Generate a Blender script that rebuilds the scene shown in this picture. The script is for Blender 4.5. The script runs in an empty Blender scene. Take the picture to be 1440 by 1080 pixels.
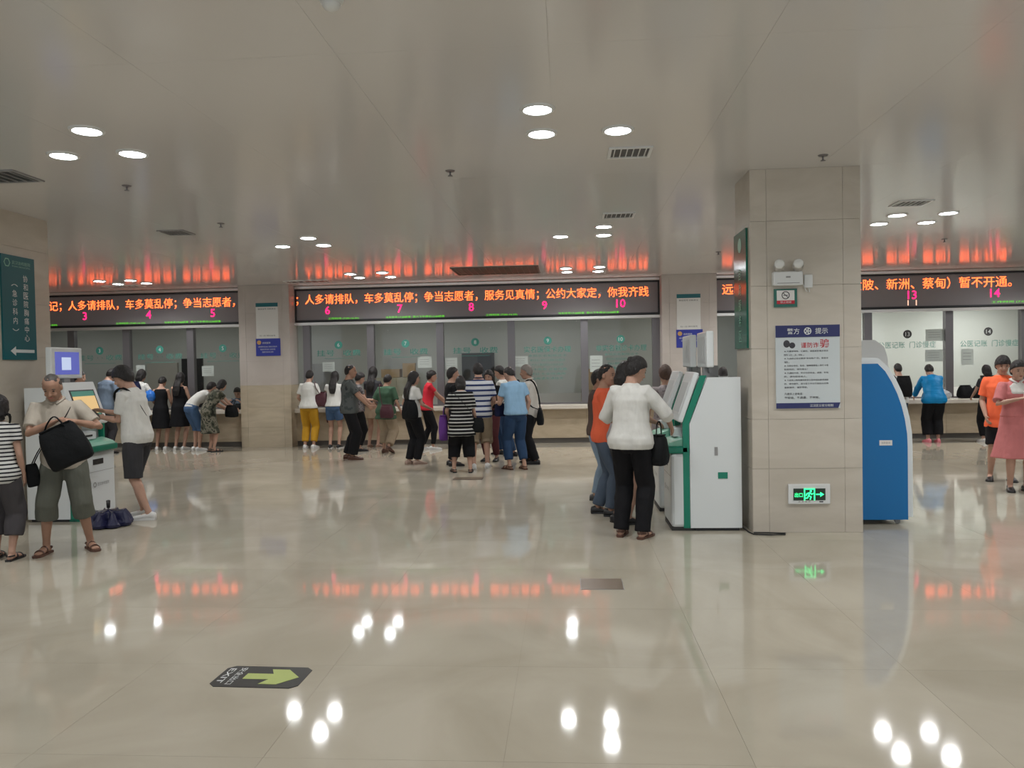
import bpy, bmesh, math, random
from mathutils import Vector, Matrix, Euler
R = math.radians
random.seed(4)
S = bpy.context.scene
COL = S.collection

# ------------------------------------------------------------------ camera
cam_d = bpy.data.cameras.new('camera')
cam = bpy.data.objects.new('camera', cam_d); COL.objects.link(cam)
cam_d.sensor_fit = 'HORIZONTAL'; cam_d.sensor_width = 36.0
cam_d.lens = 36.0 * 1100.0 / 1440.0
cam_d.clip_start = 0.05; cam_d.clip_end = 200
cam.matrix_world = (Matrix.Translation((0, 0, 1.6)) @ Matrix.Rotation(R(4), 4, 'Z')
                    @ Matrix.Rotation(R(90 - 1.3), 4, 'X') @ Matrix.Rotation(R(-1.06), 4, 'Z'))
S.camera = cam
# ------------------------------------------------------------------ exposure, world
S.view_settings.view_transform = 'Standard'
S.view_settings.look = 'None'
S.view_settings.gamma = 1.0
S.view_settings.use_curve_mapping = False
S.view_settings.exposure = 0.13
W = bpy.data.worlds.new('world'); S.world = W; W.use_nodes = True
W.node_tree.nodes['Background'].inputs[0].default_value = (0.86, 0.93, 1.0, 1)
W.node_tree.nodes['Background'].inputs[1].default_value = 0.95
LAMP_W = 46.0          # each ceiling downlight
OFFICE_W = 17.0        # each unseen light added in the office

# ------------------------------------------------------------------ materials
MATS = {}
def mat(name, col=(.5, .5, .5), rough=.6, metal=0., spec=.5, emit=None, estr=1., bump=0., bscale=60., stretch=(1, 1, 1), var=0., vscale=3., coat=0.):
    if name in MATS: return MATS[name]
    m = bpy.data.materials.new(name); m.use_nodes = True
    nt = m.node_tree; N = nt.nodes; b = N['Principled BSDF']
    b.inputs['Base Color'].default_value = (*col, 1)
    b.inputs['Roughness'].default_value = rough
    b.inputs['Metallic'].default_value = metal
    b.inputs['Specular IOR Level'].default_value = spec
    b.inputs['Coat Weight'].default_value = coat
    if emit:
        b.inputs['Emission Color'].default_value = (*emit, 1)
        b.inputs['Emission Strength'].default_value = estr
    if bump or var:
        tc = N.new('ShaderNodeTexCoord'); mp = N.new('ShaderNodeMapping')
        mp.inputs['Scale'].default_value = stretch
        nt.links.new(tc.outputs['Object'], mp.inputs[0])
    if bump:
        n = N.new('ShaderNodeTexNoise'); n.inputs['Scale'].default_value = bscale; n.inputs['Detail'].default_value = 4
        bp = N.new('ShaderNodeBump'); bp.inputs['Strength'].default_value = bump; bp.inputs['Distance'].default_value = .02
        nt.links.new(mp.outputs[0], n.inputs['Vector']); nt.links.new(n.outputs[0], bp.inputs['Height'])
        nt.links.new(bp.outputs[0], b.inputs['Normal'])
    if var:
        n = N.new('ShaderNodeTexNoise'); n.inputs['Scale'].default_value = vscale; n.inputs['Detail'].default_value = 6
        r = N.new('ShaderNodeValToRGB')
        r.color_ramp.elements[0].position = .3; r.color_ramp.elements[1].position = .7
        r.color_ramp.elements[0].color = (*[c * (1 - var) for c in col], 1)
        r.color_ramp.elements[1].color = (*[min(1, c * (1 + var)) for c in col], 1)
        nt.links.new(mp.outputs[0], n.inputs['Vector']); nt.links.new(n.outputs[0], r.inputs[0])
        nt.links.new(r.outputs[0], b.inputs['Base Color'])
    MATS[name] = m
    return m

def cloth(name, col, rough=.85):
    return mat('cloth_' + name, col, rough, spec=.2, bump=.55, bscale=7, stretch=(1.6, 1.6, .55), var=.07, vscale=9)

def striped(name, a, b, pitch, frac=.5, phase=0.):
    if name in MATS: return MATS[name]
    m = mat(name, a, .85, spec=.2, bump=.5, bscale=7, stretch=(1.5, 1.5, .6))
    nt = m.node_tree; N = nt.nodes; bs = N['Principled BSDF']
    tc = N.new('ShaderNodeTexCoord'); sp = N.new('ShaderNodeSeparateXYZ'); nt.links.new(tc.outputs['Object'], sp.inputs[0])
    ad = N.new('ShaderNodeMath'); ad.operation = 'ADD'; ad.inputs[1].default_value = 10 + phase
    nt.links.new(sp.outputs['Z'], ad.inputs[0])
    md = N.new('ShaderNodeMath'); md.operation = 'MODULO'; md.inputs[1].default_value = pitch; nt.links.new(ad.outputs[0], md.inputs[0])
    lt = N.new('ShaderNodeMath'); lt.operation = 'LESS_THAN'; lt.inputs[1].default_value = pitch * frac; nt.links.new(md.outputs[0], lt.inputs[0])
    mx = N.new('ShaderNodeMix'); mx.data_type = 'RGBA'
    mx.inputs[6].default_value = (*a, 1); mx.inputs[7].default_value = (*b, 1)
    nt.links.new(lt.outputs[0], mx.inputs[0]); nt.links.new(mx.outputs[2], bs.inputs['Base Color'])
    return m

def blotched(name, cols, scale=9):
    if name in MATS: return MATS[name]
    m = mat(name, cols[0], .85, spec=.2, bump=.5, bscale=7)
    nt = m.node_tree; N = nt.nodes; bs = N['Principled BSDF']
    tc = N.new('ShaderNodeTexCoord'); n = N.new('ShaderNodeTexNoise'); n.inputs['Scale'].default_value = scale; n.inputs['Detail'].default_value = 2
    r = N.new('ShaderNodeValToRGB'); r.color_ramp.interpolation = 'CONSTANT'
    while len(r.color_ramp.elements) < len(cols): r.color_ramp.elements.new(.5)
    for i, c in enumerate(cols):
        r.color_ramp.elements[i].position = 0 if i == 0 else .38 + .24 * (i - 1) / max(1, len(cols) - 2)
        r.color_ramp.elements[i].color = (*c, 1)
    nt.links.new(tc.outputs['Object'], n.inputs['Vector']); nt.links.new(n.outputs[0], r.inputs[0]); nt.links.new(r.outputs[0], bs.inputs['Base Color'])
    return m

def marble(name, c1, c2, rough, scale, coat=0., perobj=.06, bump=0., stretch=(1, 1, 1), coords='World'):
    m = bpy.data.materials.new(name); m.use_nodes = True
    nt = m.node_tree; N = nt.nodes; b = N['Principled BSDF']
    b.inputs['Roughness'].default_value = rough; b.inputs['Coat Weight'].default_value = coat; b.inputs['Coat Roughness'].default_value = .05
    ge = N.new('ShaderNodeNewGeometry'); mp = N.new('ShaderNodeMapping'); mp.inputs['Scale'].default_value = stretch
    nt.links.new(ge.outputs['Position'], mp.inputs[0])
    n = N.new('ShaderNodeTexNoise'); n.inputs['Scale'].default_value = scale; n.inputs['Detail'].default_value = 8; n.inputs['Distortion'].default_value = 1.2
    nt.links.new(mp.outputs[0], n.inputs['Vector'])
    r = N.new('ShaderNodeValToRGB'); r.color_ramp.elements[0].position = .32; r.color_ramp.elements[1].position = .68
    r.color_ramp.elements[0].color = (*c1, 1); r.color_ramp.elements[1].color = (*c2, 1)
    nt.links.new(n.outputs[0], r.inputs[0])
    oi = N.new('ShaderNodeObjectInfo'); mr = N.new('ShaderNodeMapRange')
    mr.inputs[3].default_value = 1 - perobj; mr.inputs[4].default_value = 1 + perobj
    nt.links.new(oi.outputs['Random'], mr.inputs[0])
    vm = N.new('ShaderNodeVectorMath'); vm.operation = 'SCALE'
    nt.links.new(r.outputs[0], vm.inputs[0]); nt.links.new(mr.outputs[0], vm.inputs['Scale']); nt.links.new(vm.outputs[0], b.inputs['Base Color'])
    if bump:
        n2 = N.new('ShaderNodeTexNoise'); n2.inputs['Scale'].default_value = 1.3; n2.inputs['Detail'].default_value = 2
        bp = N.new('ShaderNodeBump'); bp.inputs['Strength'].default_value = bump; bp.inputs['Distance'].default_value = .01
        nt.links.new(ge.outputs['Position'], n2.inputs['Vector']); nt.links.new(n2.outputs[0], bp.inputs['Height']); nt.links.new(bp.outputs[0], b.inputs['Normal'])
    return m

M_FLOOR = marble('floor_marble', (.405, .37, .295), (.50, .465, .385), .06, .9, perobj=.03, bump=.02)
M_STONE = marble('pillar_stone', (.53, .48, .405), (.60, .55, .475), .28, 1.6, perobj=.03, stretch=(1, 1, 3))
M_STONE_LOW = marble('column_stone_low', (.47, .40, .29), (.56, .48, .36), .28, 1.6, perobj=.03, stretch=(1, 1, 4))
M_STONE_UP = marble('column_stone_up', (.50, .45, .41), (.56, .51, .47), .3, 1.6, perobj=.02)
M_COUNTER = marble('counter_stone', (.44, .36, .25), (.53, .44, .32), .35, 2.0, perobj=.02, stretch=(1, 1, 3))
M_COUNTERTOP = marble('counter_top_stone', (.62, .57, .49), (.7, .65, .57), .25, 2.0, perobj=.0)
M_CEIL = mat('ceiling_metal', (.66, .645, .635), .15, spec=.5, bump=.005, bscale=2.0)
M_SEAM = mat('ceiling_seam', (.5, .47, .44), .6)
M_JOINT = mat('stone_joint', (.38, .34, .28), .7)
M_WALL = mat('wall_paint', (.46, .44, .40), .6)
M_OFFICE = mat('office_wall', (.50, .51, .49), .7)
M_OFFICE_R = mat('office_wall_white', (.80, .82, .79), .7)
M_METAL = mat('window_steel', (.20, .19, .20), .35, metal=.6)
M_ALU = mat('aluminium_trim', (.72, .70, .67), .3, metal=.7)
M_LED = mat('led_face_glow_grey', (.24, .22, .23), .35, spec=.5)  # grey lightened to stand in for the blurred glow around the lettering
M_BLACK = mat('black_plastic', (.015, .015, .017), .4)
M_WHITE = mat('white_plastic', (.72, .74, .74), .35)
M_KWHITE = mat('kiosk_white', (.74, .78, .79), .32, coat=.15)
M_KGREEN = mat('kiosk_green', (.0, .21, .13), .35)
M_TRAY = mat('kiosk_tray_green', (.25, .55, .42), .35)
M_BLUE = mat('kiosk_blue', (.0, .15, .42), .38)
M_DGREY = mat('dark_grey', (.05, .05, .05), .5)
M_GREY = mat('mid_grey', (.3, .3, .3), .5)
M_RED = mat('led_red', (.2, .02, .01), .5, emit=(1.0, .105, .022), estr=4.6)
M_MAG = mat('led_magenta', (.2, .0, .05), .5, emit=(1.0, .012, .11), estr=3.0)
M_GRN = mat('led_green', (.02, .2, .01), .5, emit=(.16, .85, .03), estr=1.0)
M_WARMW = mat('led_pale', (.2, .1, .05), .5, emit=(1, .5, .35), estr=1.5)
M_EXITG = mat('exit_green', (.02, .3, .1), .5, emit=(.03, 1.0, .28), estr=2.2)
M_LAMP = mat('lamp_face', (.9, .9, .9), .5, emit=(.90, .96, 1.0), estr=30)
M_TEAL = mat('glass_lettering_teal', (.045, .24, .19), .6)
M_SIGNTEAL = mat('sign_teal', (.0, .125, .15), .35)
M_SIGNGREEN = mat('sign_green', (.0, .12, .08), .12)
M_SIGNTXT = mat('sign_text_white', (.72, .76, .76), .5)
M_NAVY = mat('poster_navy', (.022, .028, .13), .4)
M_PAPER = mat('paper_white', (.78, .78, .76), .7)
M_POSTER = mat('poster_white', (.60, .66, .68), .4)
M_INK = mat('poster_ink', (.05, .05, .06), .6)
M_REDINK = mat('poster_red', (.55, .02, .04), .5)
M_PBLUE = mat('poster_blue', (.03, .045, .35), .4)
M_YGREEN = mat('floor_arrow_green', (.42, .50, .16), .5)
M_MAT = mat('floor_sticker_black', (.022, .024, .022), .45)
M_BRASS = mat('floor_plate_brown', (.18, .145, .11), .35)
M_CARD = mat('cardboard', (.42, .30, .18), .8)
M_SKIN = mat('skin', (.47, .285, .21), .55, spec=.35, var=.06, vscale=12)
M_SKIN2 = mat('skin_tan', (.37, .215, .15), .55, spec=.35, var=.06, vscale=12)
M_HAIR = mat('hair_black', (.012, .010, .010), .5, bump=.7, bscale=60, stretch=(2.2, 2.2, .25))
M_HAIRG = mat('hair_grey', (.22, .20, .18), .6, bump=.7, bscale=60, stretch=(2.2, 2.2, .25))
M_HAIRB = mat('hair_brown', (.09, .05, .035), .55, bump=.7, bscale=60, stretch=(2.2, 2.2, .25))
M_LIP = mat('lips', (.36, .12, .10), .5)
M_EYE = mat('eye_dark', (.02, .015, .012), .3)
M_BAGBLK = mat('bag_black', (.008, .009, .010), .7, spec=.15, bump=.3, bscale=30)
def glass_mat():
    m = bpy.data.materials.new('window_glass'); m.use_nodes = True
    nt = m.node_tree; N = nt.nodes; N.remove(N['Principled BSDF'])
    t = N.new('ShaderNodeBsdfTransparent'); t.inputs[0].default_value = (.88, .90, .89, 1)
    g = N.new('ShaderNodeBsdfGlossy'); g.inputs['Roughness'].default_value = .03
    f = N.new('ShaderNodeFresnel'); f.inputs[0].default_value = 1.5
    mx = N.new('ShaderNodeMixShader'); ge = N.new('ShaderNodeNewGeometry'); sb = N.new('ShaderNodeMath'); sb.operation = 'SUBTRACT'; sb.inputs[0].default_value = 1.0; nt.links.new(ge.outputs['Backfacing'], sb.inputs[1])
    mu = N.new('ShaderNodeMath'); mu.operation = 'MULTIPLY'; nt.links.new(f.outputs[0], mu.inputs[0]); nt.links.new(sb.outputs[0], mu.inputs[1])
    nt.links.new(mu.outputs[0], mx.inputs[0]); nt.links.new(t.outputs[0], mx.inputs[1]); nt.links.new(g.outputs[0], mx.inputs[2])
    nt.links.new(mx.outputs[0], N['Material Output'].inputs[0])
    return m
M_GLASS = glass_mat()

# ------------------------------------------------------------------ helpers
def link_mesh(name, bm, m, parent=None, smooth=False):
    me = bpy.data.meshes.new(name); bmesh.ops.recalc_face_normals(bm, faces=bm.faces); bm.to_mesh(me); bm.free()
    if m: me.materials.append(m)
    if smooth: me.polygons.foreach_set('use_smooth', [True] * len(me.polygons))
    o = bpy.data.objects.new(name, me); COL.objects.link(o)
    if parent: o.parent = parent
    return o

def tag(o, label, cat, group=None):
    o['label'] = label; o['category'] = cat
    if group: o['group'] = group
    return o

def thing(name, label, cat, loc=(0, 0, 0), rz=0., group=None):
    o = bpy.data.objects.new(name, None); COL.objects.link(o); o.location = loc; o.rotation_euler = (0, 0, rz)
    o.empty_display_size = .1
    return tag(o, label, cat, group)

def bx(bm, x0, x1, y0, y1, z0, z1, bevel=0., M=None):
    r = bmesh.ops.create_cube(bm, size=1)
    vs = r['verts']
    for v in vs:
        v.co = Vector(((x0 + x1) / 2 + v.co.x * (x1 - x0), (y0 + y1) / 2 + v.co.y * (y1 - y0), (z0 + z1) / 2 + v.co.z * (z1 - z0)))
    if bevel:
        es = list({e for v in vs for e in v.link_edges})
        r2 = bmesh.ops.bevel(bm, geom=es, offset=bevel, segments=2, affect='EDGES', profile=.5)
        vs = list({v for f in r2['faces'] for v in f.verts} | {v for v in vs if v.is_valid})
    if M is not None:
        for v in vs: v.co = M @ v.co
    return vs

def box(name, x0, x1, y0, y1, z0, z1, m, parent=None, bevel=0., M=None):
    bm = bmesh.new(); bx(bm, x0, x1, y0, y1, z0, z1, bevel, M); return link_mesh(name, bm, m, parent)

def struct(o): o['kind'] = 'structure'; return o

def cyl(bm, c, r1, r2, h, seg=20, M=None):
    m = Matrix.Translation(Vector(c) + Vector((0, 0, h / 2)))
    if M is not None: m = M @ m
    bmesh.ops.create_cone(bm, cap_ends=True, segments=seg, radius1=r1, radius2=r2, depth=h, matrix=m)

def prism(bm, prof, y0, y1, M=None):
    """closed profile of (x,z) swept along y"""
    a = [bm.verts.new((p[0], y0, p[1])) for p in prof]; b = [bm.verts.new((p[0], y1, p[1])) for p in prof]
    n = len(prof)
    bm.faces.new(a); bm.faces.new(b[::-1])
    for i in range(n): bm.faces.new((a[i], b[i], b[(i + 1) % n], a[(i + 1) % n]))
    if M is not None:
        for v in a + b: v.co = M @ v.co

def loft(bm, rings):
    vr = [[bm.verts.new(p) for p in r] for r in rings]
    n = len(vr[0])
    for a, b in zip(vr, vr[1:]):
        for i in range(n): bm.faces.new((a[i], a[(i + 1) % n], b[(i + 1) % n], b[i]))
    for r in (vr[0], vr[-1]):
        c = bm.verts.new(sum((v.co for v in r), Vector()) / n)
        for i in range(n): bm.faces.new((r[i], r[(i + 1) % n], c))

def ring(c, ux, uy, rx, ry, n=14, pw=1.0):
    out = []
    for i in range(n):
        t = 2 * math.pi * i / n; cs, sn = math.cos(t), math.sin(t)
        if pw != 1.0:
            cs = math.copysign(abs(cs) ** pw, cs); sn = math.copysign(abs(sn) ** pw, sn)
        out.append(c + ux * (rx * cs) + uy * (ry * sn))
    return out

def tube(bm, pts, rad, ref=Vector((1, 0, 0)), n=12, round_ends=True):
    """tube along points; rad = list of r or (r_ref, r_other)"""
    pts = [Vector(p) for p in pts]
    k = len(pts); rings = []
    for i, p in enumerate(pts):
        d = (pts[min(i + 1, k - 1)] - pts[max(i - 1, 0)]).normalized()
        ux = (ref - d * ref.dot(d))
        if ux.length < .05: ux = d.orthogonal()
        ux.normalize(); uy = d.cross(ux)
        r = rad[i] if isinstance(rad, (list, tuple)) else rad
        if not isinstance(r, (list, tuple)): r = (r, r)
        if round_ends and i == 0:
            rings.append(ring(p - d * min(r) * .75, ux, uy, r[0] * .5, r[1] * .5, n))
        rings.append(ring(p, ux, uy, r[0], r[1], n))
        if round_ends and i == k - 1:
            rings.append(ring(p + d * min(r) * .75, ux, uy, r[0] * .5, r[1] * .5, n))
    loft(bm, rings)

def ball(bm, c, r, seg=12, M=None):
    rx, ry, rz_ = (r, r, r) if not isinstance(r, (tuple, list)) else r
    m = Matrix.Translation(Vector(c)) @ Matrix.Diagonal((rx, ry, rz_, 1))
    if M is not None: m = M @ m
    bmesh.ops.create_uvsphere(bm, u_segments=seg, v_segments=max(6, seg * 2 // 3), radius=1, matrix=m)

# objects whose modifiers are applied in one pass at the end
BAKE = []
CLOUD = bpy.data.textures.new('folds', 'CLOUDS'); CLOUD.noise_scale = .11; CLOUD.noise_depth = 1
CLOUDH = bpy.data.textures.new('hairclumps', 'CLOUDS'); CLOUDH.noise_scale = .025; CLOUDH.noise_depth = 1
def skinned(name, bm, m, parent, voxel=.01, smooth=3, fold=0., tex=None):
    o = link_mesh(name, bm, m, parent)
    r = o.modifiers.new('r', 'REMESH'); r.mode = 'VOXEL'; r.voxel_size = voxel; r.use_smooth_shade = True
    if smooth:
        s = o.modifiers.new('s', 'SMOOTH'); s.iterations = smooth; s.factor = .5
    if fold:
        d = o.modifiers.new('d', 'DISPLACE'); d.texture = tex or CLOUD; d.texture_coords = 'LOCAL'; d.strength = fold; d.mid_level = .5
    BAKE.append(o)
    return o

FITS = []
def text(name, body, m, parent, M, w=None, h=None, pitch=None, fat=.0, ex=0., align='C'):
    """flat lettering, baked to mesh; M maps text plane (x right, y up, z out) into the parent's space.
    w,h: size of the bounding box; pitch: advance of one full-width character."""
    c = bpy.data.curves.new(name, 'FONT'); c.body = body; c.size = 1; c.resolution_u = 2; c.offset = min(fat, .006)
    o = bpy.data.objects.new(name, c); COL.objects.link(o)
    if parent: o.parent = parent
    FITS.append((o, m, M, w, h, pitch, ex, align))
    return o

def front(x, y, z): return Matrix.Translation((x, y, z)) @ Matrix.Rotation(R(90), 4, 'X')           # faces -Y

def bake_all():
    dg = bpy.context.evaluated_depsgraph_get()
    new = []
    for o in BAKE: new.append(bpy.data.meshes.new_from_object(o.evaluated_get(dg)))
    for o, me in zip(BAKE, new):
        nm = o.name; old = o.data; o.modifiers.clear(); o.data = me; bpy.data.meshes.remove(old); me.name = nm
        me.polygons.foreach_set('use_smooth', [True] * len(me.polygons))
    tm = [bpy.data.meshes.new_from_object(f[0].evaluated_get(dg)) for f in FITS]
    for (o, m, M, w, h, pitch, ex, align), me in zip(FITS, tm):
        xs = [v.co.x for v in me.vertices]; ys = [v.co.y for v in me.vertices]
        x0, x1, y0, y1 = min(xs), max(xs), min(ys), max(ys)
        sy = h / (y1 - y0) if h else None
        sx = w / (x1 - x0) if w else None
        if pitch: sx = pitch / CJK_ADV; sy = sy or sx
        sx = sx or sy; sy = sy or sx
        if pitch: sy = (h or pitch) / .92; sx = pitch
        cx = (x0 + x1) / 2 if align == 'C' else (x0 if align == 'L' else x1)
        if pitch: cx = 0
        cy = .38 if pitch else (y0 + y1) / 2
        for v in me.vertices: v.co = M @ Vector(((v.co.x - cx) * sx, (v.co.y - cy) * sy, ex))
        me.materials.clear(); me.materials.append(m)
        nm = o.name.split('.')[0]; par = o.parent
        keys = dict(o.items())
        n = bpy.data.objects.new(nm + '_mesh', me); COL.objects.link(n); n.parent = par
        for k, v in keys.items(): n[k] = v
        cu = o.data; bpy.data.objects.remove(o); bpy.data.curves.remove(cu); n.name = nm
CJK_ADV = 1.0

# ------------------------------------------------------------------ room
CH = 3.38
fl = struct(box('floor', -16, 16, -8, 22, -.2, -.004, M_FLOOR))
tm = bmesh.new(); bx(tm, -.4994, .4994, -.4994, .4994, -.004, 0)
tile_me = bpy.data.meshes.new('tile'); tm.to_mesh(tile_me); tm.free(); tile_me.materials.append(M_FLOOR)
for i in range(18):
    for j in range(15):
        o = bpy.data.objects.new('tile', tile_me); COL.objects.link(o); o.parent = fl; o.location = (-8.78 + i, 1.62 + j, 0)
ce = struct(box('ceiling', -16, 16, -8, 16.38, CH + .006, CH + .2, M_SEAM))
pm = bmesh.new(); bx(pm, -.5993, .5993, -1.4993, 1.4993, 0, .006)
pan_me = bpy.data.meshes.new('panel'); pm.to_mesh(pan_me); pm.free(); pan_me.materials.append(M_CEIL)
for i in range(26):
    for j in range(8):
        o = bpy.data.objects.new('panel', pan_me); COL.objects.link(o); o.parent = ce; o.location = (-15.07 + 1.2 * i, -6.12 + 3 * j, CH)
# the part beside the back wall that remains between the last panel row and the wall is closed by the last row reaching 16.38
struct(box('wall_left', -16.2, -16, -8, 22, 0, CH + .2, M_WALL))
struct(box('wall_right', 16, 16.2, -8, 22, 0, CH + .2, M_WALL))

def pillar(x0, x1, y0, y1, zs, xs, m_low, m_up, zsplit, name='pillar'):
    core = struct(box(name, x0 + .02, x1 - .02, y0 + .02, y1 - .02, 0, CH, M_JOINT))
    g = .0012
    for z0, z1 in zip(zs, zs[1:]):
        mm = m_low if z0 < zsplit else m_up
        for a, b in zip(xs, xs[1:]):
            for yy0, yy1 in ((y0, y0 + .02), (y1 - .02, y1)):
                box('panel', x0 + a + g, x0 + b - g, yy0, yy1, z0 + g, z1 - g, mm, core)
        for xx0, xx1 in ((x0, x0 + .02), (x1 - .02, x1)):
            box('panel', xx0, xx1, y0 + .021, y1 - .021, z0 + g, z1 - g, mm, core)
    return core
pillar(1.72, 2.72, 7.43, 8.05, [0, .6, 1.06, 1.72, 2.30, 2.9, CH], [0, .15, .84, 1.0], M_STONE, M_STONE, 0)
pillar(-6.98, -5.98, 7.5, 8.72, [0, .6, 1.2, 1.8, 2.4, 3.0, CH], [0, .5, 1.0], M_STONE, M_STONE, 0)
ZC = [0, .42, .84, 1.30, 1.80, 2.30, 2.80, CH]
pillar(-6.80, -5.72, 15.9, 16.42, ZC, [0, .15, .93, 1.08], M_STONE_LOW, M_STONE_UP, 1.25)
pillar(1.93, 3.02, 15.9, 16.42, ZC, [0, .15, .94, 1.09], M_STONE_LOW, M_STONE_UP, 1.25)
pillar(10.6, 11.7, 15.9, 16.42, ZC, [0, .15, .93, 1.08], M_STONE_LOW, M_STONE_UP, 1.25)
pillar(-15.7, -14.6, 15.9, 16.42, ZC, [0, .15, .93, 1.08], M_STONE_LOW, M_STONE_UP, 1.25)

# back wall header over the windows and office shell behind
struct(box('wall_back', -16, 16, 16.38, 16.5, 2.60, CH, M_WALL))
struct(box('wall_office', -16, 4.6, 19.6, 19.75, 0, 3.3, M_OFFICE))
struct(box('wall_office', 4.6, 16, 19.2, 19.35, 0, 3.3, M_OFFICE_R))
struct(box('wall_partition', 4.5, 4.6, 16.84, 19.6, 0, 3.3, M_OFFICE_R))
struct(box('ceiling', -16, 16, 16.5, 22, 3.0, 3.1, M_OFFICE))
struct(box('trim_1', -14.6, 10.6, 16.2, 16.40, 2.545, 2.60, M_ALU))
bays = [(-14.6, -6.80), (-5.72, 1.93), (3.02, 10.6)]
nmb = ['left', 'middle', 'right']
bay_word = ['left bay behind the two women in black', 'middle bay between the two wall columns', 'right bay beyond the big pillar']
posts_x = [[-12.2, -10.72, -9.48, -8.05], [-5.5, -4.12, -2.64, -1.14, .38, 1.85], [4.55, 6.10, 7.68, 9.14]]
for bi, (a, b) in enumerate(bays):
    struct(box('trim_2', a, b, 16.24, 16.36, 3.315, 3.375, M_ALU, bevel=.008))
    wn = struct(box('window_%d' % (bi + 1), a, b, 16.30, 16.40, .80, .83, M_METAL))
    ps = posts_x[bi]
    for p in ps:
        w_ = .075
        box('window_post', p - w_, p + w_, 16.29, 16.41, .83, 2.55, M_METAL, wn)
    ed = [a] + ps + [b]
    for p, q in zip(ed, ed[1:]):
        box('pane', p + (.075 if p != a else 0), q - (.075 if q != b else 0), 16.335, 16.345, 1.02, 2.55, M_GLASS, wn)
    # the counter: each bay one counter
    co = thing('service_counter', 'long stone service counter of the ' + bay_word[bi], 'counter', ((a + b) / 2, 16.3, 0))
    hw = (b - a) / 2
    box('worktop', -hw, hw, -.24, .5, .70, .79, M_COUNTERTOP, co, .012)
    n = max(1, round((b - a) / 1.5))
    for k in range(n):
        box('panel', -hw + k * 2 * hw / n + .002, -hw + (k + 1) * 2 * hw / n - .002, -.10, -.07, .10, .70, M_COUNTER, co)
    box('plinth', -hw, hw, -.06, .1, 0, .1, mat('plinth_grey', (.13, .12, .11), .5), co)
    box('front_backing', -hw, hw, -.07, .0, .10, .70, M_DGREY, co)
    # LED sign
    sg = thing('led_sign', ['LED sign over the left bay with red running text and windows 3 to 5',
                            'LED sign over the middle bay with red running text and windows 6 to 10',
                            'LED sign over the right bay with red running text and windows 13 and 14'][bi], 'sign', ((a + b) / 2, 16.30, 2.62))
    box('display_face', -hw + .03, hw - .03, -.03, .07, .03, .66, M_LED, sg)
    bm = bmesh.new()
    bx(bm, -hw, hw, -.05, .08, 0, .035); bx(bm, -hw, hw, -.05, .08, .655, .69)
    bx(bm, -hw, -hw + .035, -.05, .08, .035, .655); bx(bm, hw - .035, hw, -.05, .08, .035, .655)
    link_mesh('frame', bm, M_BLACK, sg)
    cx = (a + b) / 2
    def T(body, x, z, m, h, pitch=None, w=None, nm='lettering', fat=.0, align='C'):
        if pitch:
            for q, ch in enumerate(body): text('led_character', ch, m, sg, front(x - cx + q * pitch, -.034, z - 2.62), h=h, pitch=pitch)
            return
        return text(nm, body, m, sg, front(x - cx, -.034, z - 2.62), h=h, pitch=pitch, w=w, fat=fat, align=align)
    if bi == 0:
        T('请牢记；人多请排队，车多莫乱停；争当志愿者，', -10.75 - 4 * .2146, 3.085, M_RED, .205, .2146)
        for s_, x in (('1', -13.2), ('2', -11.8), ('3', -10.37), ('4', -8.94), ('5', -7.52)): T(s_, x, 2.855, M_MAG, .17, fat=.005)
        T('工作时间 (7:00-16:30)', -11.5, 2.675, M_GRN, .05, w=1.0); T('当天挂号17:00结束  周六下午停诊12:00结束', -7.97, 2.675, M_GRN, .05, w=1.25)
        T('工作时间 (7:00-16:30)', -9.35, 2.675, M_GRN, .05, w=.66)
    elif bi == 1:
        T('；人多请排队，车多莫乱停；争当志愿者，服务见真情；公约大家定，你我齐践', -5.72, 3.09, M_RED, .205, .2125)
        for s_, x in (('6', -5.02), ('7', -3.47), ('8', -1.96), ('9', -.43), ('10', 1.14)): T(s_, x, 2.855, M_MAG, .17, fat=.005)
        for x in (-4.68, -1.33): T('工作时间 (7:00-16:30)', x, 2.675, M_GRN, .05, w=.66)
        for x in (-3.15, .48): T('当天挂号17:00结束  周六下午停诊12:00结束', x, 2.675, M_GRN, .05, w=1.25)
    else:
        T('远城区医保卡（江夏', 3.19, 3.09, M_RED, .215, .236)
        T('黄陂、新洲、蔡甸）暂不开通。', 5.74, 3.11, M_RED, .215, .2345)
        for s_, x in (('11', 3.9), ('12', 5.4), ('13', 6.95), ('14', 8.55)): T(s_, x, 2.885, M_MAG, .17, fat=.005)
        T('工作时间 (7:00-16:30)', 8.98, 2.70, M_GRN, .05, w=1.0)
        for x in (6.87, 7.03): box('led_stroke', x - cx - .008, x - cx + .008, -.036, -.03, .055, .16, M_WARMW, sg)
    # window lettering
    def G(body, x, z, h, w=None, fat=.0):
        return text('glass_lettering', body, M_TEAL, wn, front(x, 16.333, z), h=h, w=w, fat=fat)
    def badge(x, z, n_, dark=False):
        bm = bmesh.new(); cyl(bm, (0, 0, 0), .085, .085, .004, 20, Matrix.Translation((x, 16.333, z)) @ Matrix.Rotation(R(90), 4, 'X'))
        link_mesh('number_badge', bm, M_TEAL if not dark else M_DGREY, wn)
        text('badge_number', n_, M_SIGNTXT, wn, front(x, 16.325, z), h=.08)
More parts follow.
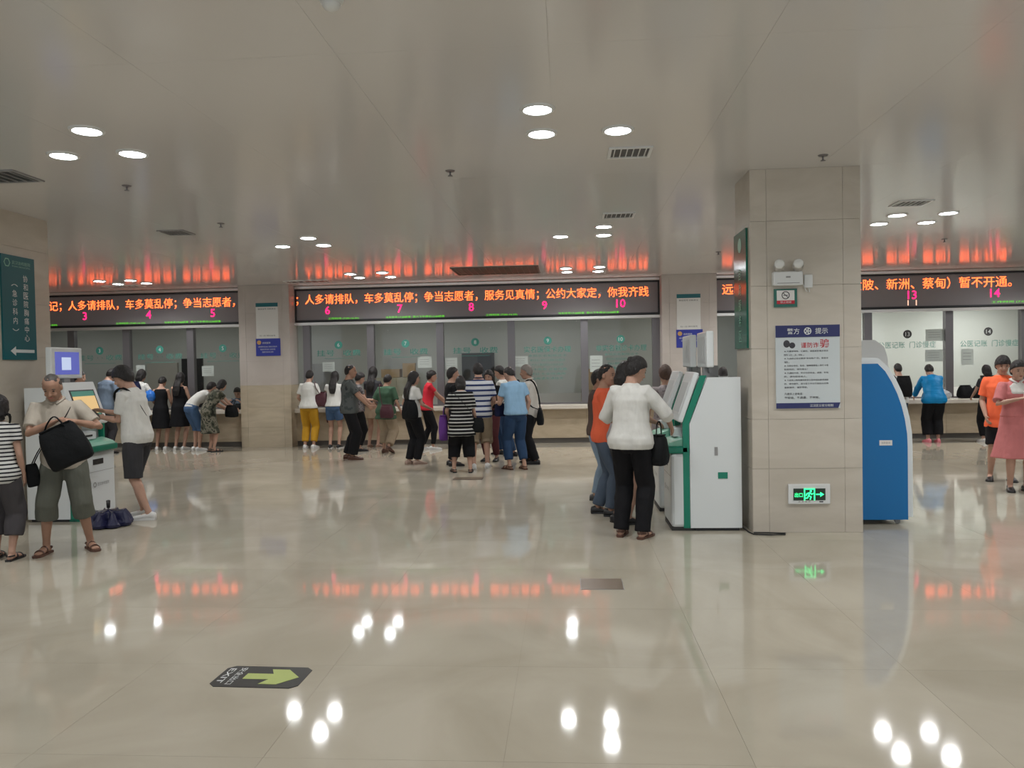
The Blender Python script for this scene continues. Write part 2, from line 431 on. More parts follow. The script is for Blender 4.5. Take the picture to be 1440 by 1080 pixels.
    if bi == 0:
        for x, n_ in ((-11.5, '2'), (-10.1, '3'), (-8.75, '4'), (-7.35, '5')):
            badge(x, 2.10, n_); G('挂号 · · 收费', x, 1.95, .12, 1.0); box('lettering_underline', x - .35, x + .35, 16.331, 16.334, 1.82, 1.828, M_TEAL, wn)
    elif bi == 1:
        for x, n_ in ((-4.82, '6'), (-3.38, '7'), (-1.90, '8')):
            badge(x, 2.12, n_); G('挂号   收费', x, 1.95, .13, .95, .006); box('lettering_underline', x - .3, x + .3, 16.331, 16.334, 1.83, 1.838, M_TEAL, wn)
        badge(-.38, 2.12, '9'); G('实名医保卡办理', -.39, 1.94, .13, .98, .006)
        badge(1.13, 2.12, '10'); G('非实名就诊卡办理', 1.14, 1.94, .13, 1.04, .006)
        lines = ['本院实名制就诊卡', '请出示本人身份证及医保卡办理业务', '代办人需同时出示双方证件', '办卡免费 妥善保管', '就诊卡全院通用', '如有遗失请挂失']
        for k, t in enumerate(lines):
            G(t, -.39, 1.81 - k * .095, .05, .8 - .07 * (k % 3))
            if k < 4: G(t, 1.14, 1.81 - k * .095, .05, .7 - .07 * (k % 3))
    else:
        badge(6.88, 2.10, '13', True); badge(8.45, 2.12, '14', True); badge(5.3, 2.1, '12', True); badge(3.75, 2.1, '11', True)
        G('公医记账  门诊慢症', 6.87, 1.885, .13, 1.12); G('公医记账  门诊慢症', 8.47, 1.885, .13, 1.12)
        G('实名就诊卡办理', 3.95, 1.95, .12, .95); G('非实名就诊卡', 5.32, 1.95, .12, .9)

# office content
door = struct(box('door_1', -2.62, -1.80, 19.54, 19.6, 0, 1.95, M_DGREY))
box('door_panel', -2.56, -2.22, 19.5, 19.54, .02, 1.88, M_DGREY, door); box('door_panel', -2.2, -1.86, 19.5, 19.54, .02, 1.88, M_BLACK, door)
door2 = struct(box('door_2', -9.9, -9.35, 19.54, 19.6, 0, 1.95, M_BLACK))
box('door_panel', -10.8, -10.0, 19.5, 19.6, .1, 1.85, M_WALL, door2)
def cabinet(x, w, h, m, label, y=19.1):
    c = thing('storage_cabinet', label, 'cabinet', (x, y, 0))
    box('body', -w / 2, w / 2, -.2, .25, 0, h, m, c)
    for s in (-1, 1):
        d = box('door', min(0, s * (w / 2 - .01)) + .003, max(0, s * (w / 2 - .01)) - .003, -.22, -.2, .05, h - .03, m, c)
        box('handle', s * .04 - .008, s * .04 + .008, -.24, -.22, h * .5, h * .5 + .12, M_METAL, d)
cabinet(-6.2, .5, 1.75, M_GREY, 'grey office cabinet behind the glass of window 6')
cabinet(-4.15, 1.0, 1.38, mat('beige_cabinet', (.45, .42, .33), .6), 'beige cabinet with cardboard boxes on it behind window 7')
cabinet(.9, 1.1, 1.0, mat('wood_cabinet', (.28, .22, .15), .6), 'brown wooden cabinet behind the glass of window 10')
def carton(x, y, z, w, d, h, label, rz=0.):
    c = thing('cardboard_box', label, 'box', (x, y, z), rz)
    box('carton', -w / 2, w / 2, -d / 2, d / 2, 0, h, M_CARD, c, .004)
    box('packing_tape', -.03, .03, -d / 2 - .001, d / 2 + .001, h, h + .002, M_PAPER, c)
    for s in (-1, 1): box('flap', min(s * .003, s * w / 2), max(s * .003, s * w / 2), -d / 2, d / 2, h - .001, h + .001, M_CARD, c)
carton(-4.3, 19.05, 1.382, .46, .32, .2, 'brown cardboard box, left one on the beige cabinet')
carton(-3.86, 19.05, 1.382, .30, .3, .34, 'taller brown cardboard box, right one on the beige cabinet', .1)
carton(.7, 19.05, 1.002, .4, .3, .5, 'tall brown cardboard box on the wooden cabinet behind window 10')
carton(1.15, 19.05, 1.002, .4, .3, .3, 'low brown cardboard box beside the tall one behind window 10')
# notices taped inside the glass
notes = [(-7.7, 1.62, .26, .22, 'white notice on the glass left of the bending person at the left counter'), (-5.05, 1.66, .26, .2, 'white notice on the glass above the yellow-trousered woman'),
         (-2.98, 1.72, .3, .24, 'pale notice right of the number seven window lettering'), (-2.42, 1.68, .26, .24, 'white notice on the glass below the eight, beside the steel post'),
         (-.95, 1.70, .30, .22, 'white notice beside the grey-haired man, under the nine'), (.62, 1.62, .26, .34, 'tall white notice behind the man in orange tee'),
         (7.42, 2.07, .36, .24, 'upper of two white notices above the blue jacket'), (7.40, 1.66, .34, .24, 'lower of two white notices above the blue jacket'),
         (8.05, 1.62, .24, .32, 'white notice under the fourteen at the right end'), (-9.2, 1.62, .2, .3, 'white notice behind the woman with the navy backpack')]
for x, z, w, h, lb in notes:
    o = tag(box('paper_notice', x - w / 2, x + w / 2, 16.346, 16.349, z - h / 2, z + h / 2, M_PAPER), lb, 'notice')
    for k in range(3): box('print_line', x - w * .36, x + w * .3, 16.344, 16.346, z + h * .22 - k * h * .2, z + h * .25 - k * h * .2, M_GREY, o)
# unseen office lights, added to brighten the room behind the glass
def area_light(name, loc, e, sx, sy, col=(1, .98, .95)):
    l = bpy.data.lights.new(name, 'AREA'); l.energy = e; l.shape = 'RECTANGLE'; l.size = sx; l.size_y = sy; l.color = col
    o = bpy.data.objects.new(name, l); COL.objects.link(o); o.location = loc; return o
for i, (x, e) in enumerate(((-12.5, .7), (-9.5, .8), (-6.5, .8), (-3.6, 1.0), (-.6, 1.1), (2.4, 1.1), (6.2, 2.6), (9.2, 2.6))):
    f = thing('unseen_office_light', 'added unseen office ceiling light number %s behind the counters, counted from the left' % 'one two three four five six seven eight'.split()[i], 'light', (x, 17.9, 2.97))
    box('housing', -.6, .6, -.15, .15, 0, .03, M_WHITE, f)
    area_light('unseen_office_lamp', (x, 17.9, 2.96), OFFICE_W * e, 1.1, .26)

# ------------------------------------------------------------------ ceiling fittings
clusters = [
    ([(-3.46, 5.52), (-4.04, 6.12), (-3.47, 6.14)], 'downlight of the triangle of three at upper left'),
    ([(-.17, 5.46), (-.16, 6.03), (.42, 6.02)], 'downlight of the nearest triangle at the ceiling centre'),
    ([(-4.02, 10.98), (-3.43, 10.34), (-3.42, 10.97)], 'downlight of the farther triangle above the yellow-trousered woman'),
    ([(-.05, 10.84), (.51, 10.17), (.54, 10.83)], 'downlight of the middle-distance triangle right of centre'),
    ([(-8.89, 14.44), (-8.84, 14.98), (-8.29, 14.46), (-8.26, 14.98)], 'downlight of the far four before the left LED sign'),
    ([(-3.99, 14.39), (-3.98, 14.99), (-3.37, 14.31), (-3.37, 15.01)], 'downlight of the far four before numbers 6 and 7'),
    ([(.02, 14.42), (.04, 14.97), (.63, 14.34), (.63, 14.99)], 'downlight of the far four before number 9'),
    ([(4.11, 10.59), (4.10, 10.0), (4.71, 10.59), (4.69, 9.96)], 'downlight of the four right of the big pillar'),
    ([(x, y) for x in (8.6, 9.2) for y in (10.0, 10.6)], None),
    ([(x, y) for x in (4.1, 4.7) for y in (14.4, 15.0)], 'downlight of the far four hidden behind the big pillar'),
    ([(x, y) for x in (8.6, 9.2) for y in (14.4, 15.0)], None),
    ([(x, y) for x in (-8.9, -8.3) for y in (10.0, 10.6)], None),
    ([(x, y) for x in (-8.9, -8.3) for y in (5.5, 6.1)], None),
    ([(x, y) for x in (4.1, 4.7) for y in (5.5, 6.1)], None),
    ([(x, y) for x in (8.6, 9.2) for y in (5.5, 6.1)], None),
] + [([(x + .3, y)], None) for x in (-8.6, -3.7, .1, 4.4, 8.8) for y in (1.2, -3.2)]
def ring_bm(r0, r1, z0, z1, seg=28):
    bm = bmesh.new(); prof = [(r0, z1), (r1, z1), (r1 - .008, z0), (r0, z0)]
    vs = [[bm.verts.new((p[0] * math.cos(2 * math.pi * i / seg), p[0] * math.sin(2 * math.pi * i / seg), p[1])) for p in prof] for i in range(seg)]
    for i in range(seg):
        a, b = vs[i], vs[(i + 1) % seg]
        for k in range(4): bm.faces.new((a[k], b[k], b[(k + 1) % 4], a[(k + 1) % 4]))
    return bm
def meshof(bm, nm, m):
    me = bpy.data.meshes.new(nm); bmesh.ops.recalc_face_normals(bm, faces=bm.faces); bm.to_mesh(me); bm.free(); me.materials.append(m); return me
trim_me = meshof(ring_bm(.098, .125, -.014, .002), 'trim_ring', M_WHITE)
lb_ = bmesh.new(); cyl(lb_, (0, 0, -.008), .099, .099, .008, 28); lens_me = meshof(lb_, 'lens', M_LAMP)
for pts, lb in clusters:
    for k, (x, y) in enumerate(pts):
        big = len(pts) == 1
        d = thing('ceiling_downlight', lb or 'recessed downlight out in the hall ceiling beyond the view', 'light', (x, y, CH), 0, 'round ceiling downlights: ' + (lb[13:] if lb else 'outside the view'))
        if lb:
            order = sorted(range(len(pts)), key=lambda q: (round(pts[q][1], 1), pts[q][0]))
            tri = [('front one', 'back left one', 'back right one'), ('back left one', 'front one', 'back right one')]
            ymin = min(p[1] for p in pts); xm = sum(p[0] for p in pts) / len(pts)
            d['label'] = ('front' if y < ymin + .3 else 'back') + ' ' + ('left' if x < xm else 'right') + ' ' + lb
        for nm, me in (('trim_ring', trim_me), ('lens', lens_me)):
            o = bpy.data.objects.new(nm, me); COL.objects.link(o); o.parent = d
        l = bpy.data.lights.new('downlight_lamp', 'SPOT'); l.energy = LAMP_W * (3 if big else 1); l.spot_size = R(150); l.spot_blend = .6; l.shadow_soft_size = .08; l.color = (1.0, .985, .97)
        lo = bpy.data.objects.new('downlight_lamp', l); COL.objects.link(lo); lo.parent = d; lo.location = (0, 0, -.03)

def vent(x0, x1, y0, y1, label, ns=6, m=M_DGREY, fr=M_WHITE):
    v = thing('ceiling_vent', label, 'vent', ((x0 + x1) / 2, (y0 + y1) / 2, CH))
    a, b = (x1 - x0) / 2, (y1 - y0) / 2
    box('opening_shade', -a + .02, a - .02, -b + .02, b - .02, -.004, .0, m, v)  # flat dark sheet painted as the shade inside the opening
    bm = bmesh.new()
    for q in ((-a, a, -b, -b + .025), (-a, a, b - .025, b), (-a, -a + .025, -b + .025, b - .025), (a - .025, a, -b + .025, b - .025)): bx(bm, *q, -.014, 0)
    link_mesh('frame', bm, fr, v)
    for k in range(ns):
        xx = -a + .025 + (k + .5) * (2 * a - .05) / ns
        box('slat', -.004, .004, -b + .025, b - .025, -.012, -.004, fr, v, M=Matrix.Translation((xx, 0, 0)))
vent(.38, .74, 6.50, 6.82, 'square slatted ceiling vent behind the nearest centre lights')
vent(.46, .84, 9.28, 9.60, 'small square ceiling vent above the middle-distance triangle of lights')
vent(3.76, 4.14, 9.10, 9.42, 'square ceiling vent before the four lights right of the pillar')
vent(-5.3, -4.74, 6.48, 6.90, 'ceiling vent at the left edge above the stone pillar', m=M_BLACK, fr=M_GREY)
vent(-5.08, -4.74, 9.48, 9.82, 'small dark ceiling vent left of the farther triangle of lights', m=M_BLACK, fr=M_GREY)
vent(-5.6, -4.7, 15.25, 15.6, 'narrow ceiling vent just before the number 6 on the LED sign')
vent(-9.4, -8.6, 15.3, 15.6, 'narrow ceiling vent just before the left LED sign')
vent(-2.05, -.47, 13.92, 15.02, 'large dark rectangular ceiling grille before the middle LED sign', 14, mat('grille_recess_brown', (.06, .05, .04), .6), mat('grille_slat', (.13, .105, .085), .5))  # brown sheet stands in for the darkness of the ceiling recess
def sprinkler(x, y, lb):
    s = thing('sprinkler_head', lb, 'sprinkler', (x, y, CH))
    bm = bmesh.new(); cyl(bm, (0, 0, -.01), .035, .045, .01, 16); link_mesh('escutcheon', bm, M_METAL, s)
    bm = bmesh.new(); cyl(bm, (0, 0, -.045), .008, .008, .036, 8); cyl(bm, (0, 0, -.05), .022, .022, .005, 12); link_mesh('deflector', bm, M_METAL, s)
for x, y, lb in ((-1.02, 7.07, 'sprinkler head at the ceiling centre left of the nearest lights'), (-4.13, 7.19, 'sprinkler head behind the left triangle of lights'), (2.25, 7.0, 'sprinkler head on the ceiling just before the big pillar'),
                 (-4.11, 9.17, 'sprinkler head before the farther left triangle of lights'), (5.66, 12.14, 'sprinkler head on the ceiling before number 13'), (2.47, 12.83, 'sprinkler head before the right wall column')):
    sprinkler(x, y, lb)
sd = thing('smoke_detector', 'white round smoke detector at the top edge of the view', 'smoke detector', (-1.1, 3.74, CH))
bm = bmesh.new(); cyl(bm, (0, 0, -.02), .05, .06, .02, 24); link_mesh('base_plate', bm, M_WHITE, sd)
bm = bmesh.new(); ball(bm, (0, 0, -.02), (.045, .045, .035), 16); link_mesh('dome', bm, M_WHITE, sd, True)

# ------------------------------------------------------------------ pillar signs
po = thing('police_notice', 'white police notice board with navy header on the big pillar', 'poster', (2.23, 7.43, 1.16))
box('board', -.29, .29, -.012, 0, 0, .77, M_POSTER, po)
box('header_band', -.29, .29, -.016, -.012, .66, .77, M_NAVY, po)
bm = bmesh.new(); prism(bm, [(-.29, .0), (.27, .0), (.29, .05), (-.29, .05)], -.016, -.012); link_mesh('footer_band', bm, M_NAVY, po)
text('lettering', '警方', M_SIGNTXT, po, front(-.13, -.018, .715), h=.055, fat=.02)
text('lettering', '提示', M_SIGNTXT, po, front(.125, -.018, .715), h=.055, fat=.02)
bm = bmesh.new()
for k in range(5):   # badge: ring and a shield-like star
    a0 = R(90 + 72 * k); bx(bm, -.005, .005, -.0005, .0005, 0, .026, M=Matrix.Translation((0, -.0175, .715)) @ Matrix.Rotation(a0, 4, 'Y'))
o = link_mesh('badge', bm, M_SIGNTXT, po)
rb = ring_bm(.028, .034, 0, .001); bmesh.ops.transform(rb, matrix=front(0, -.017, .715), verts=rb.verts); link_mesh('badge_ring', rb, M_SIGNTXT, po)
text('lettering', '谨防诈', M_REDINK, po, front(.02, -.0135, .585), h=.05, w=.16, fat=.012)
text('lettering', '骗', M_REDINK, po, front(.15, -.0135, .60), h=.08, w=.08, fat=.03)
bm = bmesh.new(); ball(bm, (-.19, -.012, .60), (.03, .002, .035), 12); ball(bm, (-.14, -.012, .585), (.028, .002, .028), 12); link_mesh('ink_drawing', bm, M_INK, po)
bl = ['★ 凡要求转账、汇款的，请提高警惕多核实', '  防止上当。', '★ 凡自称公检法要求“安全账户”的，都是诈', '  骗。', '★ 凡陌生号码、短信、链接需要输入银行卡号',
      '  和密码的，请勿理会！', '★ 凡通知中奖、积分兑换现金、退税、补贴', '  的，请勿轻信他人。', '★ 凡在网上购物遇到卖家以各种理由要求退款', '  的，请勿操作，请与官方平台客服核实后再', '  退款操作，谨防受骗。']
for k, t in enumerate(bl):
    text('body_text', t, M_INK, po, front(-.215, -.0135, .53 - k * .0335), h=.0165, w=.40 if len(t) > 14 else (.05 if len(t) < 6 else .14 + .012 * len(t) * .5), align='L', fat=.01)
text('lettering', '凡接到上述电话：', M_INK, po, front(-.215, -.0135, .135), h=.022, w=.17, align='L', fat=.02)
text('lettering', '不轻信、不透露、不转账。', M_INK, po, front(-.215, -.0135, .10), h=.022, w=.32, align='L', fat=.02)
text('lettering', '江汉区公安分局制', M_SIGNTXT, po, front(.12, -.018, .025), h=.024, w=.21, fat=.015)

ns = thing('no_smoking_sign', 'small green framed no smoking sign under the emergency light', 'sign', (2.035, 7.43, 2.10))
box('board', -.105, .105, -.012, 0, 0, .17, M_SIGNGREEN, ns); box('face', -.08, .08, -.014, -.012, .03, .155, M_PAPER, ns); box('red_band', -.08, .08, -.016, -.013, .03, .062, M_REDINK, ns)
rb = ring_bm(.03, .037, 0, .001); bmesh.ops.transform(rb, matrix=front(0, -.0145, .11), verts=rb.verts); link_mesh('ring_symbol', rb, M_INK, ns)
bm = bmesh.new(); bx(bm, -.032, .032, -.0005, .0005, -.003, .003, M=Matrix.Translation((0, -.0155, .11)) @ Matrix.Rotation(R(45), 4, 'Y')); bx(bm, -.02, .02, -.0156, -.0146, .106, .113)
link_mesh('cigarette_symbol', bm, M_INK, ns)
text('lettering', '禁止吸烟', M_SIGNTXT, ns, front(0, -.0175, .046), h=.02, w=.1)

em = thing('emergency_light', 'white twin-headed emergency light high on the big pillar', 'light', (2.045, 7.43, 2.295))
box('housing', -.135, .135, -.07, 0, 0, .13, M_WHITE, em, .012); box('socket_plate', .16, .235, -.02, 0, -.02, .1, M_WHITE, em, .004)
box('ridge', -.1, .1, -.075, -.07, .02, .025, M_GREY, em)
box('status_panel', -.02, .02, -.073, -.07, .07, .085, M_GREY, em)
bm = bmesh.new(); tube(bm, [(.2, -.01, -.02), (.21, -.01, -.06), (.18, -.01, -.05), (.14, -.015, .03)], .004, n=8); link_mesh('cable', bm, M_WHITE, em)
for s in (-1, 1):
    h_ = box('lamp_neck', s * .08 - .012, s * .08 + .012, -.045, -.02, .13, .155, M_WHITE, em)
    bm = bmesh.new(); cyl(bm, (0, 0, 0), .026, .052, .055, 24, Matrix.Translation((s * .085, -.03, .185)) @ Matrix.Rotation(R(100), 4, 'X')); link_mesh('reflector', bm, M_ALU, em, True)
    bm = bmesh.new(); ball(bm, (s * .085, -.098, .195), (.047, .014, .044), 16); link_mesh('lens', bm, mat('lamp_lens', (.75, .76, .74), .1, coat=.5), em, True)

ex = thing('exit_sign', 'green lit running man exit sign low on the big pillar', 'sign', (2.23, 7.43, .27))
box('frame', -.19, .19, -.02, 0, 0, .185, M_WHITE, ex, .004); box('display_face', -.145, .145, -.023, -.02, .035, .145, mat('exit_dark', (.01, .03, .015), .3), ex)
text('lettering', '出口', M_EXITG, ex, front(-.098, -.0245, .085), h=.042, w=.072, fat=.02)
bm = bmesh.new()
for q in ((-.05, -.04, .035, .145), (.04, .05, .035, .145), (-.05, .05, .135, .145)): bx(bm, q[0], q[1], -.026, -.023, q[2], q[3])
ball(bm, (.012, -.025, .122), (.01, .002, .01), 10)
for pts in ([(.005, .108), (-.008, .08)], [(.005, .106), (-.022, .098), (-.032, .08)], [(.005, .106), (.022, .09), (.033, .098)], [(-.008, .08), (.014, .066), (.006, .045)], [(-.008, .08), (-.018, .058), (-.038, .055)]):
    tube(bm, [(p[0], -.0255, p[1]) for p in pts], .0058, n=8)
link_mesh('running_man_symbol', bm, M_EXITG, ex)
bm = bmesh.new(); prism(bm, [(.06, .085), (.098, .085), (.098, .068), (.132, .090), (.098, .112), (.098, .096), (.06, .096)], -.026, -.023); link_mesh('arrow_symbol', bm, M_EXITG, ex)
for k, x_ in enumerate((-.1, -.07, -.04, -.01)): box('small_mark', x_, x_ + .018, -.022, -.02, .018, .024, M_GREY, ex)
box('test_button', .09, .125, -.022, -.02, .016, .026, M_INK, ex)

gs = thing('green_wall_sign', 'tall narrow green sign on the left side of the big pillar', 'sign', (1.72, 7.78, 1.73))
box('board', -.02, 0, -.26, .26, 0, 1.13, M_SIGNGREEN, gs)
bm = bmesh.new(); cyl(bm, (0, 0, 0), .07, .07, .002, 20, Matrix.Translation((-.022, 0, 1.0)) @ Matrix.Rotation(R(90), 4, 'Y')); link_mesh('emblem', bm, M_TRAY, gs)
MF = Matrix.Translation((-.0225, 0, 0)) @ Matrix.Rotation(R(-90), 4, 'Z') @ Matrix.Rotation(R(90), 4, 'X')
MFl = lambda y, z: Matrix.Translation((-.0225, y, z)) @ Matrix.Rotation(R(-90), 4, 'Z') @ Matrix.Rotation(R(90), 4, 'X')
for k, ch in enumerate('自助服务区'): text('lettering', ch, M_TRAY, gs, MFl(0, .72 - k * .15), h=.11)

ts = thing('teal_direction_sign', 'tall teal direction sign with white lettering and left arrow at left edge', 'sign', (-5.98, 8.185, 1.77))
box('board', 0, .02, -.26, .26, 0, 1.13, M_SIGNTEAL, ts)
MR = lambda y, z: Matrix.Translation((.0225, y, z)) @ Matrix.Rotation(R(90), 4, 'Z') @ Matrix.Rotation(R(90), 4, 'X')
for k, ch in enumerate('协和医院胸痛中心'): text('lettering', ch, M_SIGNTXT, ts, MR(.105, .895 - k * .0935), h=.075, fat=.015)
for k, ch in enumerate('急诊科内'): text('lettering', ch, M_SIGNTXT, ts, MR(-.07, .72 - k * .098), h=.075, fat=.015)
for z_, fl_ in ((.80, 1), (.335, -1)):
    bm = bmesh.new(); tube(bm, [(.0225, -.07 + .045 * t, z_ + fl_ * (.018 - .018 * t * t)) for t in (-1, -.6, -.2, .2, .6, 1)], .004, n=6); link_mesh('bracket_symbol', bm, M_SIGNTXT, ts)
bm = bmesh.new()
for sg_ in (1,):
    a = [(-.16, .095), (-.08, .145), (-.08, .112), (.215, .112), (.215, .078), (-.08, .078), (-.08, .045)]
    va = [bm.verts.new((.021, p[0], p[1])) for p in a]; vb = [bm.verts.new((.024, p[0], p[1])) for p in a]
    bm.faces.new(va); bm.faces.new(vb)
    for i in range(7): bm.faces.new((va[i], va[(i + 1) % 7], vb[(i + 1) % 7], vb[i]))
link_mesh('arrow_symbol', bm, M_SIGNTXT, ts)
rb = ring_bm(.038, .05, 0, .001, 6); bmesh.ops.transform(rb, matrix=MR(-.175, 1.045), verts=rb.verts); link_mesh('emblem', rb, M_TRAY, ts)
text('lettering', '武汉协和医院', M_TRAY, ts, MR(.045, 1.055), h=.04, w=.29); text('small_lettering', 'WUHAN UNION HOSPITAL', M_TRAY, ts, MR(.045, 1.015), h=.018, w=.29)

# posters on the wall columns
def code_poster(x, label, z1=2.93):
    p = thing('column_poster', label, 'poster', (x, 15.9, 1.91))
    box('white_sheet', -.235, .235, -.008, 0, .36, z1 - 1.91 + .08, M_PAPER, p)
    box('teal_header', -.235, .235, -.010, -.008, z1 - 1.91, z1 - 1.91 + .08, M_SIGNTEAL, p)
    text('lettering', '微信挂号 扫码关注', M_INK, p, front(0, -.0095, z1 - 1.91 - .045), h=.035, w=.38)
    text('lettering', '扫一扫 预约挂号', M_INK, p, front(0, -.0095, .42), h=.03, w=.34)
    box('blue_panel', -.25, .27, -.010, 0, 0, .36, M_PBLUE, p)
    bm = bmesh.new(); cyl(bm, (0, 0, 0), .045, .045, .002, 18, front(-.18, -.01, .28)); link_mesh('round_emblem', bm, mat('emblem_gold', (.6, .35, .12), .5), p)
    text('lettering', '自助服务', M_SIGNTXT, p, front(-.02, -.0115, .27), h=.04, w=.17)
    for k in range(3): text('lettering', '请使用手机扫描二维码办理业务'[:14 - 2 * k], M_SIGNTXT, p, front(.0, -.0115, .19 - k * .055), h=.03, w=.40 - .08 * k)
code_poster(-6.19, 'white and blue poster on the left wall column')
code_poster(2.46, 'white and blue poster on the right wall column behind the kiosks', 2.9)

# ------------------------------------------------------------------ floor sticker and plates
fs = thing('floor_exit_sticker', 'black floor sticker with yellow-green arrow and EXIT lettering', 'floor sign', (-1.615, 3.95, 0), R(-2))
bm = bmesh.new(); prism(bm, [(-.2, .135), (-.235, .1), (-.235, -.1), (-.2, -.135), (.2, -.135), (.235, -.1), (.235, .1), (.2, .135)], 0, .003, Matrix.Rotation(R(90), 4, 'X')); link_mesh('mat_base', bm, M_MAT, fs)
for v in fs.children[0].data.vertices: v.co.z = abs(v.co.z)
bm = bmesh.new(); prism(bm, [(-.09, .035), (.05, .035), (.02, .095), (.115, .095), (.20, 0), (.115, -.095), (.02, -.095), (.05, -.035), (-.09, -.035)], 0, .0015, Matrix.Rotation(R(90), 4, 'X'))
o = link_mesh('arrow_symbol', bm, M_YGREEN, fs)
for v in o.data.vertices: v.co.z = abs(v.co.z) + .0032
fm = lambda x, y: Matrix.Translation((x, y, .0045)) @ Matrix.Rotation(R(-90), 4, 'Z')
text('lettering', '安全出口', M_SIGNTXT, fs, fm(-.135, 0), h=.038, w=.22, fat=.01); text('lettering', 'EXIT', M_SIGNTXT, fs, fm(-.195, 0), h=.034, w=.19, fat=.01)
fp = thing('floor_plate', 'brown metal plate set in the floor before the white-shirted woman', 'floor plate', (.23, 5.70, 0))
box('plate', -.15, .15, -.14, .14, 0, .0025, M_BRASS, fp); box('plate_rim', -.155, .155, -.145, .145, 0, .0012, M_GREY, fp)
fp = thing('floor_plate', 'thin dark floor plate at the feet of the woman in black stripes', 'floor plate', (-1.43, 11.12, 0))
box('plate', -.2, .2, -.13, .13, 0, .003, M_BRASS, fp); box('plate_rim', -.21, .21, -.14, .14, 0, .0015, M_BLACK, fp)
bm = bmesh.new(); tube(bm, [(1.66, 7.72, .01), (1.68, 7.42, .008), (1.70, 7.33, .008), (1.85, 7.30, .008), (1.98, 7.32, .008), (2.0, 7.36, .008), (1.85, 7.385, .008), (1.72, 7.40, .008)], .007, n=8)
tag(link_mesh('power_cable', bm, M_BLACK, None, True), 'black power cable looped on the floor at the foot of the big pillar', 'cable')

